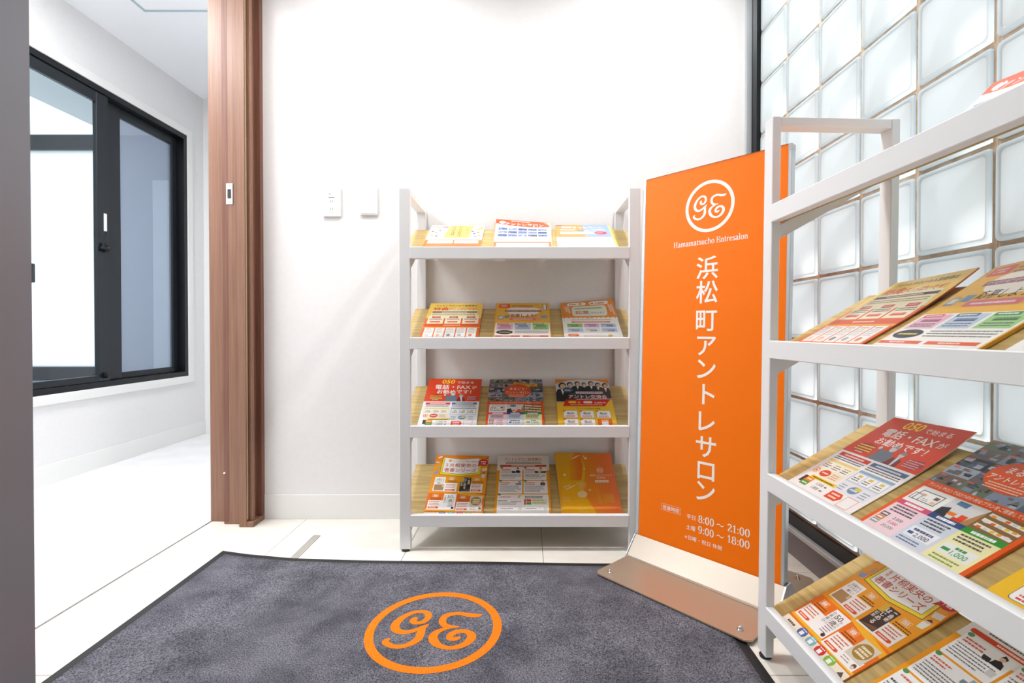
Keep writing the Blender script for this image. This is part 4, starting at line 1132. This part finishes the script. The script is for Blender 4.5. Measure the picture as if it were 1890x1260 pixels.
leaflet(U1, 2, ux(950), 'salon', 'leaflets with dark photo collage and orange oval on the shelf by the wall', G1, edge='#ea6a2a')
leaflet(U1, 2, ux(1087), 'meetup', 'yellow leaflets with people in dark suits on the shelf by the wall', G1, yaw=-0.6, edge='#f4c040')
leaflet(U1, 3, ux(834), 'books', 'orange book series leaflets on the bottom shelf by the wall', G1, edge='#f08a2a', yaw=-1.0, lift=(0.008, 0.006))
leaflet(U1, 3, ux(965), 'recruit', 'white recruitment leaflets with orange border on the bottom shelf by the wall', G1, edge='#f4a830', lift=(0.005, 0.005), W=0.205)
leaflet(U1, 3, ux(1097), 'folder', 'pile of orange and yellow gradient folders on the bottom shelf by the wall', G1, yaw=0.8, lift=(0.020, 0.014), edge='#f4a02a', th=0.002, name='folder_stack', cat='folders',
        under=((-0.004, 1.2, (0.022, 0.010), '#f2b02a'), (-0.006, 2.0, (0.024, 0.010), '#f4b838'), (-0.003, 1.4, (0.024, 0.012), '#f2aa2a'), (-0.005, 1.8, (0.026, 0.012), '#f5b838')))
UX2 = [-0.262, -0.020, 0.225]
leaflet(U2, 0, UX2[0], 'vertical', 'white leaflets on the top shelf by the glass blocks, beside the far post', G2)
leaflet(U2, 0, UX2[1], 'grid', 'red curled leaflets peeping over the top rail by the glass blocks', G2, lift=(0.034, 0.014))
leaflet(U2, 0, UX2[2], 'campaign', 'leaflets at the near end of the top shelf by the glass blocks', G2)
leaflet(U2, 1, UX2[0], 'benefit', 'yellow and orange leaflets with five small boxes, second shelf by the glass blocks', G2, edge='#d86a36', lift=(0.004, 0.016))
leaflet(U2, 1, UX2[1], 'contest', 'leaflets with pink, blue and green boxes, second shelf by the glass blocks', G2, edge='#e8a838', lift=(0.010, 0.030), th=0.005)
leaflet(U2, 1, UX2[2], 'startup', 'leaflets at the near end of the second shelf by the glass blocks', G2)
leaflet(U2, 2, UX2[0], 'phone', 'red 050 telephone and fax leaflets on the shelf by the glass blocks', G2, lift=(0.004, 0.014), th=0.0015)
leaflet(U2, 2, UX2[1], 'salon', 'leaflets with dark photo collage and orange oval on the shelf by the glass blocks', G2, edge='#e8682a', th=0.004)
leaflet(U2, 2, UX2[2], 'meetup', 'yellow leaflets with white boxes cut off by the right edge, third shelf', G2, edge='#f0c040')
leaflet(U2, 3, UX2[0], 'books', 'orange book series leaflets on the bottom shelf by the glass blocks', G2, edge='#e07a22', lift=(0.003, 0.006))
leaflet(U2, 3, UX2[1], 'recruit', 'white recruitment leaflets with orange border on the bottom shelf by the glass blocks', G2, edge='#f0a428')
leaflet(U2, 3, UX2[2], 'folder', 'orange folders at the near end of the bottom shelf by the glass blocks', G2, name='folder_stack', cat='folders')

# ------------------------------------------------------------------ orange sign stand
TH, SW, SH, SZ = 0.82856, 0.4634, 1.2196, 0.0720
KS = 1.72 / 1.745
sign = empty('sign_stand', (0.3876, 1.72, 0.0), -TH)
tag(sign, 'tall orange sign with white round emblem on a champagne metal base', 'sign')
LEAN = -math.atan(0.0344)
def lean(o):
    o.location = (0, 0, SZ)
    o.rotation_euler = (LEAN, 0, 0)
    return o
panel = lean(MB().box(0, SW, 0.0, 0.016, 0, SH).build('panel', M_orange, sign))
for x0, x1 in ((-0.013, 0.0), (SW, SW + 0.010)):
    fr = lean(MB().box(x0, x1, -0.001, 0.024, -0.004, SH + 0.001, 0.0015).build('side_frame', M_aluw, sign))
    MB().box(x0 - 0.0003, x1 + 0.0003, -0.0014, 0.0244, SH - 0.018, SH + 0.0016, 0.001).build('end_cap', M_alu, fr)
lean(MB().box(0, SW, -0.0008, 0.016, SH, SH + 0.0012).build('top_edge', mat('brown_edge', '#7a5040', 0.5), sign))
def put(x, y): return (x * KS, -0.0004, y * KS)
flat_mesh('emblem', logo2d(0.236, 1.104, 0.082, 0.85), M_white, panel, put)
flat_mesh('lettering', serif2d('Hamamatsucho Entresalon', 0.112, 0.361, 0.985, 0.0185), M_white, panel, put)
big = []
for ch, t, s, k in (('浜', 0.909, 0.233, 1), ('松', 0.832, 0.234, 1), ('町', 0.744, 0.234, 1), ('ア', 0.664, 0.236, 1), ('ン', 0.590, 0.237, 1), ('ト', 0.510, 0.246, 1), ('レ', 0.425, 0.242, 1), ('サ', 0.346, 0.241, 1), ('ロ', 0.273, 0.243, 1), ('ン', 0.207, 0.243, 1)):
    o = flat_mesh('character', [text_at(ch, s, t - 0.0285, 0.0765, 0.012)], M_white, panel, put)
hrs = [text_at('営業時間', 0.1235, 0.1155, 0.0155, 0.004, width=0.060), text_at('平日', 0.196, 0.1085, 0.0165, 0.006), text_at('土曜', 0.196, 0.0745, 0.0165, 0.006), text_at('※日曜・祝日 休館', 0.238, 0.0425, 0.0148, 0.004, width=0.125),
       text_at('〜', 0.293, 0.1065, 0.025, 0.0), text_at('〜', 0.293, 0.0730, 0.025, 0.0)]
hrs += serif2d('8:00', 0.2205, 0.274, 0.1060, 0.0225) + serif2d('21:00', 0.315, 0.384, 0.1060, 0.0225) + serif2d('9:00', 0.2205, 0.274, 0.0722, 0.0225) + serif2d('18:00', 0.315, 0.384, 0.0722, 0.0225)
bx = []
for a, b, c, d in ((0.0875, 0.1595, 0.1108, 0.1114), (0.0875, 0.1595, 0.1324, 0.1330), (0.0875, 0.0881, 0.1114, 0.1324), (0.1589, 0.1595, 0.1114, 0.1324)):
    bx.append(([(a, c), (b, c), (b, d), (a, d)], [(0, 1, 2, 3)]))
flat_mesh('opening_hours', hrs + bx, M_white, panel, put)
B0, B1 = -0.009, SW + 0.014
ZP = 0.010
def plate(y0, y1, ch):
    s = 1 if y1 > y0 else -1
    return [(B0, y0), (B1, y0), (B1, y1 - s * ch), (B1 - ch, y1), (B0 + ch, y1), (B0, y1 - s * ch)]
for s, nm in ((-1, 'base_plate'), (1, 'base_plate')):
    y0, y1 = (-0.058, -0.224) if s < 0 else (0.082, 0.236)
    MB().prism(plate(y0, y1, 0.014), 'z', ZP, ZP + 0.004).build(nm, M_champ, sign)
    ya, yb = (-0.060, -0.003) if s < 0 else (0.084, 0.026)
    MB().prism([(ya, ZP + 0.002), (yb, SZ + 0.002), (yb, SZ - 0.006), (ya, ZP - 0.002)], 'x', B0, B1).build('base_slope', M_champ2, sign)
    MB().prism([(ya - 0.003 * -s, ZP + 0.004), (ya - 0.003 * -s, ZP + 0.0065), (ya + 0.004 * -s, ZP + 0.009), (ya + 0.004 * -s, ZP + 0.004)], 'x', B0, B1).build('base_bead', M_champ2, sign)
    yy = -0.188 if s < 0 else 0.200
    for x in (B0 + 0.035, B1 - 0.04):
        MB().lathe([(0.0085, ZP + 0.004), (0.0085, ZP + 0.0055), (0.006, ZP + 0.006), (0.006, ZP + 0.011), (0.004, ZP + 0.014), (0.001, ZP + 0.0155)], (x, yy, 0), 'z', 16).build('bolt', M_chrome, sign, True)
        MB().lathe([(0.008, 0.0), (0.008, ZP)], (x, yy, 0), 'z', 12).build('foot', M_rubber, sign)
for x0, x1 in ((B0 - 0.002, B0), (B1, B1 + 0.004)):
    MB().prism([(-0.058, ZP), (0.082, ZP), (0.080, ZP + 0.012), (0.030, SZ + 0.004), (-0.006, SZ + 0.004), (-0.056, ZP + 0.012)], 'x', x0, x1).build('end_plate', M_alu, sign)

# ------------------------------------------------------------------ floor mat
def far_edge(x):
    pts = [(-1.06, 1.752), (-0.95, 1.722), (-0.784, 1.690), (-0.60, 1.678), (-0.416, 1.673), (0.0, 1.663), (0.233, 1.657), (0.6, 1.648)]
    for (a, b), (c, d) in zip(pts, pts[1:]):
        if x <= c:
            t = (x - a) / (c - a)
            return b + (d - b) * t
    return pts[-1][1]
MX0, MX1, MY0 = -1.057, 0.545, 0.72
def mat_z(x, y):
    return 0.0012 * math.sin(7 * x + 2 * y) * math.sin(5 * y - 3 * x)
def mat_grid(name, inset, z0, z1, m, parent, nx=64, ny=32):
    V, F = [], []
    for j in range(ny + 1):
        for i in range(nx + 1):
            x = MX0 + inset + (MX1 - MX0 - 2 * inset) * i / nx
            ye = far_edge(x) - inset
            y = MY0 + inset + (ye - MY0 - inset) * j / ny
            V.append((x, y, z1 + 0.0012 + mat_z(x, y)))
    for j in range(ny):
        for i in range(nx):
            a = j * (nx + 1) + i
            F.append((a, a + 1, a + nx + 2, a + nx + 1))
    rim = [i for i in range(nx + 1)] + [j * (nx + 1) + nx for j in range(1, ny + 1)] + [ny * (nx + 1) + i for i in range(nx - 1, -1, -1)] + [j * (nx + 1) for j in range(ny - 1, 0, -1)]
    k = len(V)
    V += [(V[i][0], V[i][1], z0) for i in rim]
    n = len(rim)
    for i in range(n):
        F.append((rim[i], k + i, k + (i + 1) % n, rim[(i + 1) % n]))
    F.append(tuple(k + i for i in range(n - 1, -1, -1)))
    me = bpy.data.meshes.new(name)
    me.from_pydata(V, [], F)
    me.update()
    for p in me.polygons: p.use_smooth = len(p.vertices) == 4
    return link(name, me, m, parent)
fm = mat_grid('floor_mat', 0.0, 0.0002, 0.0028, M_rubber, None)
tag(fm, 'dark grey carpet mat with round orange emblem and black rubber edge', 'mat')
mat_grid('pile', 0.026, 0.003, 0.0058, M_pile, fm)
def mput(x, y): return (x, y, 0.0076 + mat_z(x, y))
flat_mesh('emblem', logo2d(-0.2346, 1.289, 0.1732), M_emblem, fm, mput)
